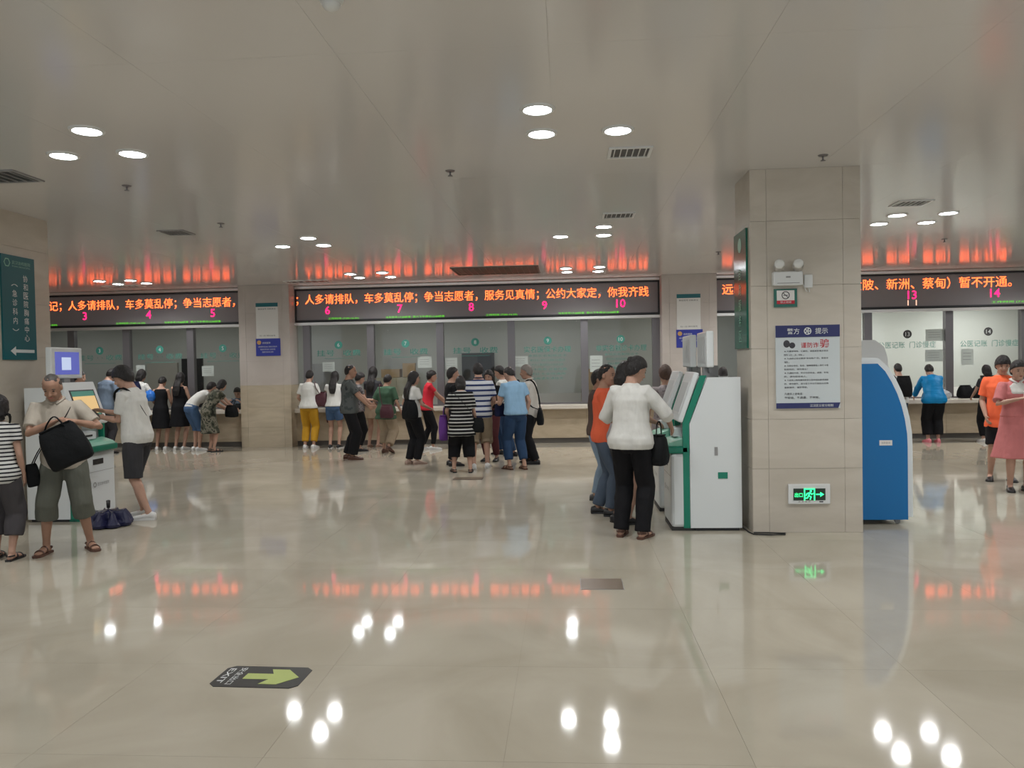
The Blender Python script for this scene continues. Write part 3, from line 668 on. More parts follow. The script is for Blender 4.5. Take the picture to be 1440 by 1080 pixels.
# ------------------------------------------------------------------ kiosks
def kiosk(loc, rz, label, lit=True):
    SI = mat('screen_off_sheen', (.58, .61, .62), .3)  # pale grey paints grazing sheen on the sloped screens; top monitors are off
    k = thing('service_kiosk', label, 'kiosk', loc, rz, 'white and green self-service kiosks')
    hw = .285
    side = [(0, .03), (.48, .03), (.48, 1.02), (.31, 1.46), (0, 1.46)]
    for s in (-1, 1):
        bm = bmesh.new(); prism(bm, side, s * hw, s * (hw - .02)); o = link_mesh('side_panel', bm, M_KWHITE, k)
        if s: 
            y = s * (hw + .001)
            box('vent_plate', .13, .22, min(y, y + s * .003), max(y, y + s * .003), .50, .56, M_KGREEN, o)
            box('key_lock', .22, .25, min(y, y + s * .002), max(y, y + s * .002), .72, .80, M_GREY, o)
    bm = bmesh.new(); prism(bm, [(0.005, .03), (.47, .03), (.47, 1.01), (.305, 1.45), (0.005, 1.45)], -hw + .021, hw - .021); link_mesh('core', bm, M_KWHITE, k)
    for s in (-1, 1):
        bm = bmesh.new(); prism(bm, [(.485, .03), (.545, .03), (.545, 1.03), (.375, 1.48), (.315, 1.48), (.485, 1.02)], s * hw, s * (hw - .03)); link_mesh('green_edge', bm, M_KGREEN, k)
    bm = bmesh.new(); bx(bm, .472, .66, -hw + .001 , hw - .001, .035, .74, .03); o = link_mesh('front_body', bm, M_KWHITE, k)
    # split front body behind green edges is hidden; slot, door line, logo
    box('slot', .655, .663, -.14, .05, .60, .66, M_BLACK, o); box('door_line', .657, .661, -.24, .24, .52, .524, M_GREY, o)
    MK = Matrix.Translation((.663, 0, 0)) @ Matrix.Rotation(R(90), 4, 'Z') @ Matrix.Rotation(R(90), 4, 'X')
    text('logo_lettering', '武汉协和医院', M_GREY, o, Matrix.Translation((0, .04, .38)) @ MK, h=.035, w=.22)
    rb = ring_bm(.02, .03, 0, .001, 8); bmesh.ops.transform(rb, matrix=Matrix.Translation((0, -.12, .38)) @ MK, verts=rb.verts); link_mesh('logo_ring', rb, M_GREY, o)
    box('base_band_gap', .45, .655, -hw + .03, hw - .03, .0, .035, M_KGREEN if lit else M_DGREY, k); box('foot', .02, .44, -hw + .03, hw - .03, 0, .03, M_BLACK, k)  # green band on the lit kiosk; dark grey paints the shaded gap elsewhere
    sh = box('shelf', .49, .70, -hw + .0, hw - .0, .74, .81, M_KGREEN, k, .015)
    bm = bmesh.new(); prism(bm, [(.52, .81), (.69, .81), (.66, .84), (.54, .88), (.52, .88)], -hw + .03, hw - .03); link_mesh('tray', bm, M_TRAY, sh)
    bm = bmesh.new(); prism(bm, [(.47, .88), (.60, .88), (.60, .955), (.47, .98)], -.22, .03); o = link_mesh('receipt_printer', bm, M_KWHITE, k)
    box('slot', .598, .603, -.16, -.04, .91, .93, M_BLACK, o)
    bm = bmesh.new(); cyl(bm, (0, 0, 0), .012, .012, .006, 12, Matrix.Translation((.54, -hw + .005, .90)) @ Matrix.Rotation(R(90), 4, 'X')); link_mesh('status_light', bm, M_EXITG, k)
    # sloped screen slab
    a = math.atan2(.47, -.165)
    L = math.hypot(.165, .47)
    MS = Matrix.Translation((.545, 0, 1.03)) @ Matrix.Rotation(-R(19.3), 4, 'Y')      # z up along the slab, x outwards
    bm = bmesh.new(); bx(bm, 0, .05, -hw, hw, 0, L, .012, MS); sl = link_mesh('screen_housing', bm, M_KWHITE, k)
    box('screen_bezel', .05, .054, -.22, .22, .07, .40, M_BLACK if lit else M_WHITE, sl, M=MS)
    box('screen_header', .054, .056, -.20, .20, .325, .385, mat('screen_green', (.02, .08, .06), .3, emit=(.04, .16, .12), estr=.8) if lit else SI, sl, M=MS)
    box('screen_page', .054, .056, -.20, .20, .12, .325, mat('screen_yellow', (.2, .15, .08), .3, emit=(.75, .5, .21), estr=.8) if lit else SI, sl, M=MS)
    box('screen_footer', .054, .056, -.20, .20, .085, .12, MATS.get('screen_green', SI) if lit else SI, sl, M=MS)
    # top monitor
    mo = box('top_monitor', .24, .31, -.27, .27, 1.555, 1.90, M_KWHITE, k, .012)
    box('monitor_screen', .31, .313, -.21, .21, 1.60, 1.85, mat('screen_blue', (.05, .05, .15), .2, emit=(.085, .10, .36), estr=1.0) if lit else SI, mo)
    box('screen_window', .313, .315, -.10, .06, 1.65, 1.79, mat('screen_pale', (.2, .2, .3), .2, emit=(.42, .5, .66), estr=1.0) if lit else SI, mo)
    bm = bmesh.new(); bx(bm, .22, .26, -.12, .12, 1.50, 1.82); bx(bm, .16, .3, -.05, .05, 1.45, 1.57); link_mesh('monitor_bracket', bm, M_GREY, k)
    return k
kiosk((-5.86, 8.36, 0), 0, 'self-service kiosk at the left beside the teal sign, yellow screen lit')
kiosk((1.635, 7.79, 0), math.pi, 'self-service kiosk nearest the camera against the big pillar', False)
kiosk((1.635, 8.78, 0), math.pi, 'self-service kiosk just behind the near one beside the big pillar', False)

bk = thing('blue_kiosk', 'tall bright blue kiosk with white curved front behind the big pillar', 'kiosk', (2.75, 8.03, 0))
curve = [(.24, 1.56), (.31, 1.485), (.37, 1.38), (.42, 1.27), (.46, 1.15), (.49, 1.02), (.51, .88), (.515, .75)]
for y0, y1 in ((-.27, -.25), (.25, .27)):
    bm = bmesh.new(); prism(bm, [(0, .05), (0, 1.56)] + curve + [(.515, .05)], y0, y1); o = link_mesh('side_panel', bm, M_BLUE, bk)
    if y0 < 0: box('label_plate', .25, .37, -.2725, -.27, .77, .82, M_PAPER, o); text('lettering', '自助查询', M_GREY, o, front(.31, -.2735, .795), h=.02, w=.08)
def off(p, i, pts, d):
    a = Vector(pts[max(0, i - 1)]); b = Vector(pts[min(len(pts) - 1, i + 1)]); t = (b - a).normalized(); return (p[0] - t.y * d, p[1] + t.x * d) if False else (p[0] + (-t.y) * d, p[1] + t.x * d)
path = [(0, 1.56)] + curve + [(.515, .07)]
outer = [off(p, i, path, .06) for i, p in enumerate(path)]
bm = bmesh.new(); prism(bm, path + outer[::-1], -.235, .27); link_mesh('front_shell', bm, M_KWHITE, bk)
bm = bmesh.new(); prism(bm, [(.02, .06)] + [(.02, 1.54)] + [(p[0] - .01, p[1] - .015) for p in curve] + [(.50, .06)], -.249, .249); link_mesh('core', bm, M_GREY, bk)
for x_, y_ in ((.06, -.2), (.44, -.2), (.06, .2), (.44, .2)):
    bm = bmesh.new(); cyl(bm, (0, 0, -.012), .026, .026, .024, 14, Matrix.Translation((x_, y_, .026)) @ Matrix.Rotation(R(90), 4, 'X')); bx(bm, x_ - .01, x_ + .01, y_ - .015, y_ + .015, .045, .06); link_mesh('caster', bm, M_GREY, bk)
# pale machine behind it
wk = thing('pale_machine', 'pale grey rounded machine top showing behind the blue kiosk', 'machine', (3.40, 9.3, 0))
bm = bmesh.new(); prism(bm, [(-.25, .05), (-.25, 1.74), (-.1, 1.82), (.06, 1.82), (.16, 1.74), (.2, 1.6), (.2, .05)], -.25, .25); link_mesh('body', bm, M_WHITE, wk)
box('screen', .2, .205, -.15, .15, 1.1, 1.4, M_BLACK, wk); box('foot', -.2, .15, -.2, .2, 0, .05, M_BLACK, wk)

# ------------------------------------------------------------------ people
TORSO_M = [(.80, .09, .085, 0), (.86, .158, .112, -.012), (.93, .166, .118, -.015), (1.02, .150, .106, -.005), (1.10, .146, .104, .0), (1.20, .158, .114, .004), (1.29, .172, .118, .0), (1.36, .172, .104, -.008), (1.41, .142, .082, -.012), (1.445, .085, .066, -.012), (1.475, .058, .058, -.008), (1.52, .052, .054, .004)]
TORSO_F = [(.80, .09, .085, 0), (.86, .165, .115, -.016), (.93, .168, .118, -.02), (1.02, .140, .100, -.005), (1.10, .122, .092, .0), (1.19, .134, .108, .01), (1.28, .148, .112, .008), (1.35, .150, .094, -.006), (1.40, .122, .074, -.012), (1.44, .070, .056, -.012), (1.475, .048, .048, -.008), (1.52, .044, .048, .004)]
HEADR = [(-.118, .022, .024, .052), (-.108, .040, .044, .040), (-.085, .054, .066, .022), (-.05, .064, .083, .010), (-.01, .071, .093, .002), (.03, .0745, .097, -.003), (.065, .071, .091, -.006), (.092, .056, .073, -.008), (.110, .034, .045, -.008), (.117, .012, .016, -.008)]
IN = {}
class Rig:
    def __init__(s, H, sex, lean, hipback, drop, w, twist, sway):
        s.s = H / 1.715; s.sex = sex; s.a = lean; s.hb = hipback; s.dr = drop; s.w = w; s.tw = twist; s.sway = sway
    def b(s, x, y, z):
        """straight-body point -> posed point"""
        z0, z1 = .92, 1.16
        a = s.a; yc, zc, th = 0., z, 0.
        if abs(a) > 1e-4 and z > z0:
            k = min(1., (z - z0) / (z1 - z0)); th = a * k; Lz = z1 - z0
            yc = Lz / a * (1 - math.cos(th)); zc = z0 + Lz / a * math.sin(th)
            if z > z1: yc += (z - z1) * math.sin(a); zc += (z - z1) * math.cos(a)
        if s.tw and z > z0:
            t = s.tw * min(1., (z - z0) / .35); x, y = x * math.cos(t) - y * math.sin(t), x * math.sin(t) + y * math.cos(t)
        f = min(1, max(0, (z - .3) / .5))
        return Vector(((x + s.sway * max(0, z - z0)), yc + y * math.cos(th) - s.hb * f, zc - y * math.sin(th) - s.dr * f if z > z0 else z - s.dr * f)) * s.s

def ik(a, t, la, lb, pole):
    d = t - a; L = d.length; L2 = min(L, (la + lb) * .998)
    if L > L2: t = a + d * (L2 / L); d = t - a
    L = max(L2, abs(la - lb) + .01)
    u = d.normalized(); c = (la * la + L * L - lb * lb) / (2 * L * la); c = max(-1, min(1, c)); sn = math.sqrt(1 - c * c)
    p = pole - u * pole.dot(u)
    p = p.normalized() if p.length > 1e-4 else u.orthogonal().normalized()
    return a + u * (la * c) + p * (la * sn), t

def lerpv(a, b, t): return a + (b - a) * t

def person(name_label, loc, rz, H, sex='m', lean=0., hipback=0., drop=0., w=1., twist=0., sway=0., near=False, skin=None,
           head=(0., 0.), armR=None, armL=None, poleR=None, poleL=None, curlR=.35, curlL=.35,
           footR=(.10, 0.), footL=(-.10, 0.), toe=(.15, -.15), heelup=(0., 0.), hair='short', hairm=None, face=None,
           top=None, hem=.86, ease=.016, sleeve=.55, sl_ease=.018, collar=None, bottom=None, blen=.09, bease=.02, bflare=0.,
           skirt=None, skirt_hem=.5, flare=.08, shoe='sneaker', shoem=None, sole=None, group=None, waist=1.0, sleeveless=False):
    skin = skin or M_SKIN; ease *= .72; sl_ease *= .66
    P = thing('person', name_label, 'person', (loc[0], loc[1], 0), rz, group)
    if face is None: face = True
    rg = Rig(H, sex, lean, hipback, drop, w, twist, sway); s = rg.s; B = rg.b
    T0 = TORSO_M if sex == 'm' else TORSO_F
    X, Y, Z = Vector((1, 0, 0)), Vector((0, 1, 0)), Vector((0, 0, 1))
    vs = (.0068 if near else .0105); vc = (.009 if near else .0125)
    bm = bmesh.new()
    def torso_ring(z, rx, ry, cy, n=20, e=0., pw=.9):
        out = []
        for i in range(n):
            t = 2 * math.pi * i / n; cs, sn = math.cos(t), math.sin(t)
            cs = math.copysign(abs(cs) ** pw, cs); sn = math.copysign(abs(sn) ** pw, sn)
            out.append(B((rx * w + e) * cs, cy + (ry * (w * .5 + .5) * (w * .5 + .5) + e) * sn, z))
        return out
    loft(bm, [torso_ring(z, rx, ry, cy) for z, rx, ry, cy in T0])
    # head
    nk = B(0, .004, 1.50)
    ha = lean * .55 + head[1]
    HM = Matrix.Translation(nk) @ Matrix.Rotation(head[0] + twist, 4, 'Z') @ Matrix.Rotation(-ha, 4, 'X') @ Matrix.Translation((0, .018 * s, .098 * s)) @ Matrix.Diagonal((s, s, s, 1))
    loft(bm, [[HM @ Vector((rx * math.cos(t), cy + ry * math.sin(t), z)) for t in [2 * math.pi * i / 18 for i in range(18)]] for z, rx, ry, cy in HEADR])
    tube(bm, [B(0, -.008, 1.44), HM @ Vector((0, -.012, -.05))], [(.056 * s if sex == 'm' else .047 * s)] * 2)
    if True:
        hv = HM
        prism_pts = [(0, .090, .015), (0, .104, -.012), (0, .114, -.028), (0, .094, -.042)]
        tube(bm, [hv @ Vector(p) for p in prism_pts], [(.006 * s, .006 * s), (.009 * s, .008 * s), (.0155 * s, .010 * s), (.010 * s, .006 * s)], X, 8)
        for sd_ in (-1, 1):
            ball(bm, (sd_ * .076, -.008, -.012), (.010, .021, .032), 10, hv)
            ball(bm, (sd_ * .033, .078, -.035), (.022, .018, .022), 8, hv)
        ball(bm, (0, .086, -.066), (.024, .013, .014), 8, hv)
    # arms
    shw = (.168 if sex == 'm' else .146) * (w * .6 + .4)
    arms = {}
    for sd_, tgt, pole, curl in ((1, armR, poleR, curlR), (-1, armL, poleL, curlL)):
        sh = B(sd_ * shw, -.008, 1.375)
        t = Vector((sd_ * (shw + .07), .02, .84)) if tgt is None else Vector(tgt)
        if tgt is None:
            t = B(sd_ * (shw + .06), .0, 1.375) / s; t = Vector((t.x, t.y + .05, t.z - .51))
        pl = Vector((sd_ * .35, -.6, -.35)) if pole is None else Vector(pole)
        el, wr = ik(sh, t * s, .285 * s, .245 * s, pl)
        arms[sd_] = (sh, el, wr)
        k = s * (1.0 if sex == 'm' else .86) * (w * .5 + .5)
        tube(bm, [B(sd_ * shw * .72, -.008, 1.37), sh, lerpv(sh, el, .35), lerpv(sh, el, .75), el, lerpv(el, wr, .3), lerpv(el, wr, .7), wr],
             [.050 * k, .054 * k, .047 * k, .040 * k, .037 * k, .039 * k, .031 * k, .025 * k], Y, 12)
        fd = (wr - el).normalized()
        med = Vector((-sd_, 0, 0)); nrm = (med - fd * med.dot(fd))
        if tgt is not None and fd.z > -.55: nrm = (Vector((-sd_ * .6, 0, -.8)) - fd * Vector((-sd_ * .6, 0, -.8)).dot(fd))
        nrm.normalize(); side = fd.cross(nrm) * sd_          # side: towards the thumb
        hs = s * (1. if sex == 'm' else .92)
        if side.dot(Z) < 0 and abs(fd.z) < .7: side = -side
        if abs(fd.z) >= .7 and side.dot(Y) < 0: side = -side
        tube(bm, [wr - fd * .01, wr + fd * .025 * hs, wr + fd * .06 * hs, wr + fd * .088 * hs], [(.026 * hs, .020 * hs), (.034 * hs, .018 * hs), (.041 * hs, .016 * hs), (.038 * hs, .013 * hs)], side, 10)
        fr = (.0088 if near else .0105) * hs
        for fi, (off_, ln) in enumerate(((.029, .068), (.0105, .078), (-.008, .072), (-.026, .057))):
            r0 = wr + fd * .078 * hs + side * off_ * hs
            spread = side * off_ * .28
            d1 = (fd * math.cos(curl) + nrm * math.sin(curl) + spread).normalized(); d2 = (fd * math.cos(curl * 2.1) + nrm * math.sin(curl * 2.1) + spread).normalized(); d3 = (fd * math.cos(curl * 2.9) + nrm * math.sin(curl * 2.9)).normalized()
            p1 = r0 + d1 * ln * .48 * hs; p2 = p1 + d2 * ln * .32 * hs; p3 = p2 + d3 * ln * .22 * hs
            tube(bm, [r0, p1, p2, p3], [fr, fr * .95, fr * .88, fr * .75], nrm, 8)
        t0 = wr + fd * .028 * hs + side * .028 * hs; td = (fd * .72 + side * .68 + nrm * .25).normalized(); t1 = t0 + td * .034 * hs; t2 = t1 + (td * .6 + fd * .6 + nrm * .3).normalized() * .03 * hs
        tube(bm, [t0 - td * .015, t1, t2], [fr * 1.5, fr * 1.2, fr * .95], nrm, 8)
    # legs
    legs = {}
    for sd_, ft, tw, hu in ((1, footR, toe[0], heelup[0]), (-1, footL, toe[1], heelup[1])):
        hp = B(sd_ * .088 * (w * .6 + .4), -.01, .86)
        fwd = Vector((math.sin(tw), math.cos(tw), 0))
        an = Vector((ft[0], ft[1] - .03, .085 + hu)) * s
        kn, an = ik(hp, an, .405 * s, .405 * s, Vector((sd_ * .08, 1, .0)))
        legs[sd_] = (hp, kn, an, fwd, hu)
        k = s * (w * .6 + .4)
        tube(bm, [hp, lerpv(hp, kn, .3), lerpv(hp, kn, .75), kn, lerpv(kn, an, .25) - fwd * .012, lerpv(kn, an, .6), lerpv(kn, an, .88), an],
             [(.084 * k, .088 * k), .080 * k, .060 * k, .052 * k, .054 * k, .043 * k, .033 * k, .034 * k], X, 14)
        dn = -.055 + 0
        hl = an - fwd * .035 * s - Z * .05 * s
        tp = an + fwd * (.155 * s) - Z * (.058 + hu * .95) * s
        tube(bm, [an, an - Z * .03 * s + fwd * .01], [.034 * s] * 2)
        tube(bm, [hl, lerpv(hl, tp, .35) + Z * .018 * s, lerpv(hl, tp, .7) + Z * .004, tp], [(.031 * s, .030 * s), (.034 * s, .034 * s), (.041 * s, .022 * s), (.036 * s, .015 * s)], Vector((fwd.y, -fwd.x, 0)), 12)
    skinned('body', bm, skin, P, vs, 2)
    # ---------------- clothes
    if skirt:
        bm = bmesh.new(); rings = []
        zs = [1.40, 1.33, 1.25, 1.15, 1.05, .96, .88] if skirt == 'dress' else [1.06, 1.0, .94, .88]
        def tv(z):
            for a_, b_ in zip(T0, T0[1:]):
                if a_[0] <= z <= b_[0]:
                    k = (z - a_[0]) / (b_[0] - a_[0]); return [a_[i] + (b_[i] - a_[i]) * k for i in range(4)]
            return T0[1]
        for z in zs:
            q = tv(z); rings.append(torso_ring(z, q[1] * (waist if 1.0 < z < 1.2 else 1), q[2], q[3], 28, ease))
        kk = 8
        for j in range(1, kk + 1):
            t = j / kk; z = .88 + (skirt_hem - .88) * t; out = []
            for i in range(28):
                an_ = 2 * math.pi * i / 28; rr = 1 + .06 * t * math.sin(an_ * 7 + 1)
                c = B(0, -.015, .88); c = Vector((c.x * (1 - t * .5), c.y * (1 - t * .35), z * s - (rg.dr) * s * (1 - t * .3)))
                out.append(c + Vector(((.166 * w + ease + flare * t) * s * rr * math.cos(an_), (.118 * w + ease + flare * t * .9) * s * rr * math.sin(an_), 0)))
            rings.append(out)
        loft(bm, rings)
        if skirt == 'dress' and not sleeveless:
            pass
        skinned('dress' if skirt == 'dress' else 'skirt', bm, IN['skirt'] if 'skirt' in IN else bottom, P, vc, 2, .010)
    def sleeve_tubes(bm, frac, e):
        for sd_ in (1, -1):
            sh, el, wr = arms[sd_]
            k = s * (1.0 if sex == 'm' else .88) * (w * .5 + .5)
            pts = [B(sd_ * shw * .62, -.008, 1.365), sh]; rr = [.056 * k + e * .6, .057 * k + e * .8]
            tot = 2.0; f = frac
            a_ = min(1, f)
            for q in (.35, .7, 1.0):
                if q < a_: pts.append(lerpv(sh, el, q)); rr.append((.050 - .012 * q) * k + e)
            pts.append(lerpv(sh, el, a_)); rr.append((.050 - .012 * a_) * k + e * 1.15)
            if f > 1:
                for q in (.35, .7):
                    if q < f - 1: pts.append(lerpv(el, wr, q)); rr.append((.040 - .010 * q) * k + e)
                pts.append(lerpv(el, wr, f - 1)); rr.append((.040 - .014 * (f - 1)) * k + e)
            tube(bm, pts, rr, Y, 14, round_ends=False)
    if top:
        bm = bmesh.new()
        def tv2(z):
            for a_, b_ in zip(T0, T0[1:]):
                if a_[0] <= z <= b_[0]:
                    k = (z - a_[0]) / (b_[0] - a_[0]); return [a_[i] + (b_[i] - a_[i]) * k for i in range(4)]
            return (z, .166, .118, -.015)
        rings = []
        z = hem; zl = []
        while z < 1.35: zl.append(z); z += .05
        zl += [1.36, 1.405, 1.437, 1.452]
        for z in zl:
            q = tv2(z); e = ease * (1.0 if z < 1.3 else .55 if z < 1.42 else .25)
            lo = (1 - min(1, max(0, (z - hem) / .35))) * ease * .7
            rx, ry = max(q[1], (.150 if sex == 'm' else .132) if (z < 1.2 and ease > .015) else 0), q[2]
            rings.append(torso_ring(z, rx, ry, q[3], 26, e + lo))
        loft(bm, rings)
        if not sleeveless: sleeve_tubes(bm, sleeve, sl_ease)
        skinned('shirt', bm, top, P, vc, 2, .011 if ease < .03 else .016)
        if collar:
            bm = bmesh.new()
            for sd_ in (1, -1):
                pts = [B(sd_ * x_, y_, z_) for x_, y_, z_ in ((.005, -.078, 1.475), (.04, -.065, 1.475), (.066, -.02, 1.468), (.058, .035, 1.452), (.02, .075, 1.425))]
                tube(bm, pts, [(.010, .017)] * 5, Z, 8)
            link_mesh('collar', bm, collar, P, True)
    if bottom and skirt != 'dress':
        bm = bmesh.new()
        if not skirt:
            rings = []
            for z, rx, ry, cy in [q for q in T0 if .80 <= q[0] <= .95] + [(1.0, T0[3][1] + .008, T0[3][2] + .006, T0[3][3])]:
                rings.append(torso_ring(z, rx, ry, cy, 24, .008 + bease * .35))
            loft(bm, rings)
            for sd_ in (1, -1):
                hp, kn, an, fwd, hu = legs[sd_]
                k = s * (w * .6 + .4)
                full = [(hp, .090 * k), (lerpv(hp, kn, .3), .084 * k), (lerpv(hp, kn, .7), .068 * k), (kn, .056 * k), (lerpv(kn, an, .3) - fwd * .008, .055 * k), (lerpv(kn, an, .65), .045 * k), (lerpv(kn, an, .9), .038 * k), (an + Vector((0, 0, -.02)), .038 * k)]
                zcut = blen * s
                pts, rr = [], []
                for i, (p, r_) in enumerate(full):
                    fade = min(1., .45 + i * .18)
                    r2 = r_ + bease * fade + bflare * max(0, (i - 1) / 6)
                    if pts and p.z < zcut:
                        q = pts[-1]; k_ = (q.z - zcut) / max(1e-5, q.z - p.z)
                        pts.append(lerpv(q, p, k_)); rr.append(rr[-1] + (r2 - rr[-1]) * k_); break
                    pts.append(p); rr.append(r2)
                if len(pts) > 2: tube(bm, pts, rr, X, 16, round_ends=False)
        if not skirt: skinned('trousers' if blen < .6 else 'shorts', bm, bottom, P, vc, 2, .012)
    # ---------------- shoes
    shoem = shoem or M_BLACK
    for sd_ in (1, -1):
        hp, kn, an, fwd, hu = legs[sd_]
        lat = Vector((fwd.y, -fwd.x, 0)); o = an - Z * (.085 * s + 0)
        g = Vector((an.x, an.y, an.z - (.085) * s))
        pitch = math.atan2(hu, .17)
        MM = Matrix(((lat.x, fwd.x, 0, g.x), (lat.y, fwd.y, 0, g.y), (0, 0, 1, g.z), (0, 0, 0, 1))) @ Matrix.Rotation(-pitch, 4, 'X')
        bm = bmesh.new()
        soler = [(-.075, .022), (-.06, .034), (0, .034), (.06, .040), (.13, .047), (.175, .040), (.2, .020)]
        if shoe == 'sandal':
            pts = [(p[1] * s, p[0] * s) for p in soler] + [(-p[1] * s, p[0] * s) for p in soler[::-1]]
            a_ = [bm.verts.new(MM @ Vector((p[0], p[1], .001))) for p in pts]; b_ = [bm.verts.new(MM @ Vector((p[0], p[1], .020 * s))) for p in pts]
            bm.faces.new(a_); bm.faces.new(b_)
            for i in range(len(pts)): bm.faces.new((a_[i], a_[(i + 1) % len(pts)], b_[(i + 1) % len(pts)], b_[i]))
            so = link_mesh('sandal', bm, shoem, P)
            bm = bmesh.new()
            for yy, hz, ww in ((.12, .048, .046), (.045, .068, .040)):
                tube(bm, [MM @ (Vector((ww * math.cos(t), yy, .012 + hz * math.sin(t))) * s) for t in [math.pi * q / 8 for q in range(9)]], [(.013 * s, .004 * s)] * 9, fwd, 6)
            tube(bm, [MM @ (Vector((.04 * math.cos(t), -.01 - .055 * math.sin(t), .055)) * s) for t in [math.pi * q / 8 for q in range(9)]], [(.004 * s, .009 * s)] * 9, Z.cross(fwd), 6)
            link_mesh('strap', bm, shoem, so)
        else:
            hi = .075 if shoe == 'sneaker' else .06
            rings = []
            for yy, wd, hh in ((-.078, .016, .05), (-.07, .032, hi), (-.03, .037, hi + .012), (.02, .038, hi + .008), (.07, .042, .062), (.12, .047, .048), (.165, .042, .038), (.192, .026, .028), (.2, .01, .018)):
                rings.append([MM @ (Vector((wd * math.cos(t), yy, hh / 2 + .004 + (hh / 2) * math.sin(t))) * s) for t in [2 * math.pi * q / 14 for q in range(14)]])
            loft(bm, rings); so = link_mesh('shoe', bm, shoem, P, True)
            bm = bmesh.new(); pts = [((p[1] + .004) * s, p[0] * s) for p in soler] + [(-(p[1] + .004) * s, p[0] * s) for p in soler[::-1]]
            a_ = [bm.verts.new(MM @ Vector((p[0], p[1], .001))) for p in pts]; b_ = [bm.verts.new(MM @ Vector((p[0], p[1], .020 * s))) for p in pts]
            bm.faces.new(a_); bm.faces.new(b_)
            for i in range(len(pts)): bm.faces.new((a_[i], a_[(i + 1) % len(pts)], b_[(i + 1) % len(pts)], b_[i]))
            link_mesh('sole', bm, sole or shoem, so)
    # ---------------- hair
    hm = hairm or M_HAIR
    bm = bmesh.new()
    lim = {'short': (30, -6, -50), 'balding': (50, -4, -46), 'buzz': (36, 2, -44), 'bob': (28, -34, -56), 'long': (28, -34, -54), 'tied': (28, -4, -52), 'fringe': (16, -10, -50)}[hair]
    pf = {'buzz': .008, 'balding': .006, 'short': .014}.get(hair, .017)
    if hair == 'fringe': pf = .022
    nu, nv = 28, 9
    rows = []
    for j in range(nv + 1):
        row = []
        for i in range(nu):
            ph = 2 * math.pi * i / nu       # 0 = front(+y)
            c = math.cos(ph)
            lf = lim[1] + (lim[0] - lim[1]) * max(0, c) ** .7 if c > 0 else lim[1] + (lim[2] - lim[1]) * (-c) ** .42
            el_ = R(88 + (lf - 88) * j / nv)
            g_ = 1 + 0 * j
            row.append(HM @ Vector(((.0745 + pf) * math.cos(el_) * math.sin(ph), -.008 + (.097 + pf) * math.cos(el_) * math.cos(ph), .004 + (.114 + pf) * math.sin(el_))))
        rows.append(row)
    for f in (.55, .2):
        rows.append([lerpv(HM @ Vector((0, -.01, .02)), p, f) for p in rows[nv]])
    loft(bm, rows)
    if hair in ('long', 'bob'):
        L = .34 if hair == 'long' else .07
        c0 = HM @ Vector((0, -.065, 0)); c1 = HM @ Vector((0, -.075, -.09)); c2 = B(0, -.105 - ease, 1.40); 
        pts = [c0, c1, c2] if hair == 'long' else [c0, c1, HM @ Vector((0, -.055, -.13))]
        rr = [(.078 * s, .035 * s), (.082 * s, .040 * s), (.088 * s, .034 * s)]
        if hair == 'long': pts += [B(0, -.125 - ease, 1.30), B(0, -.118 - ease, 1.20)]; rr += [(.088 * s, .026 * s), (.06 * s, .015 * s)]
        tube(bm, pts, rr, X, 14)
        for sd_ in (-1, 1):
            tube(bm, [HM @ Vector((sd_ * .072, .0, .03)), HM @ Vector((sd_ * .080, -.005, -.04)), HM @ Vector((sd_ * .068, -.03, -.11 if hair == 'long' else -.09))], [(.03 * s, .02 * s), (.032 * s, .018 * s), (.025 * s, .015 * s)], Y, 8)
    if hair == 'tied':
        ball(bm, (0, -.10, .055), (.035, .035, .035), 10, HM)
        if 'pony' in IN: tube(bm, [HM @ Vector((0, -.10, .06)), HM @ Vector((0, -.14, .02)), HM @ Vector((0, -.13, -.09))], [.022 * s, .026 * s, .012 * s], X, 10)
    skinned('hair', bm, hm, P, .008 if near else .0105, 1, .008, CLOUDH)
    if face:
        for sd_ in (-1, 1):
            bm = bmesh.new(); ball(bm, (sd_ * .031, .0835, .006), (.0125, .006, .0065), 10, HM); link_mesh('eye', bm, M_EYE, P, True)
            bm = bmesh.new(); tube(bm, [HM @ Vector((sd_ * (.031 + q), .089 - abs(q) * .35 - (.006 if q > 0 else 0), .026 - q * q * 12)) for q in (-.017, -.006, .006, .017)], [.0028 * s, .004 * s, .004 * s, .0025 * s], Z, 6); link_mesh('eyebrow', bm, hm, P)
        bm = bmesh.new(); ball(bm, (0, .0965, -.062), (.021, .006, .0065), 10, HM); link_mesh('lips', bm, M_LIP, P, True)
    P_INFO = {'arms': arms, 'legs': legs, 'B': B, 's': s, 'HM': HM, 'P': P, 'M': Matrix.Translation((loc[0], loc[1], 0)) @ Matrix.Rotation(rz, 4, 'Z')}
    IN.clear()
    return P_INFO

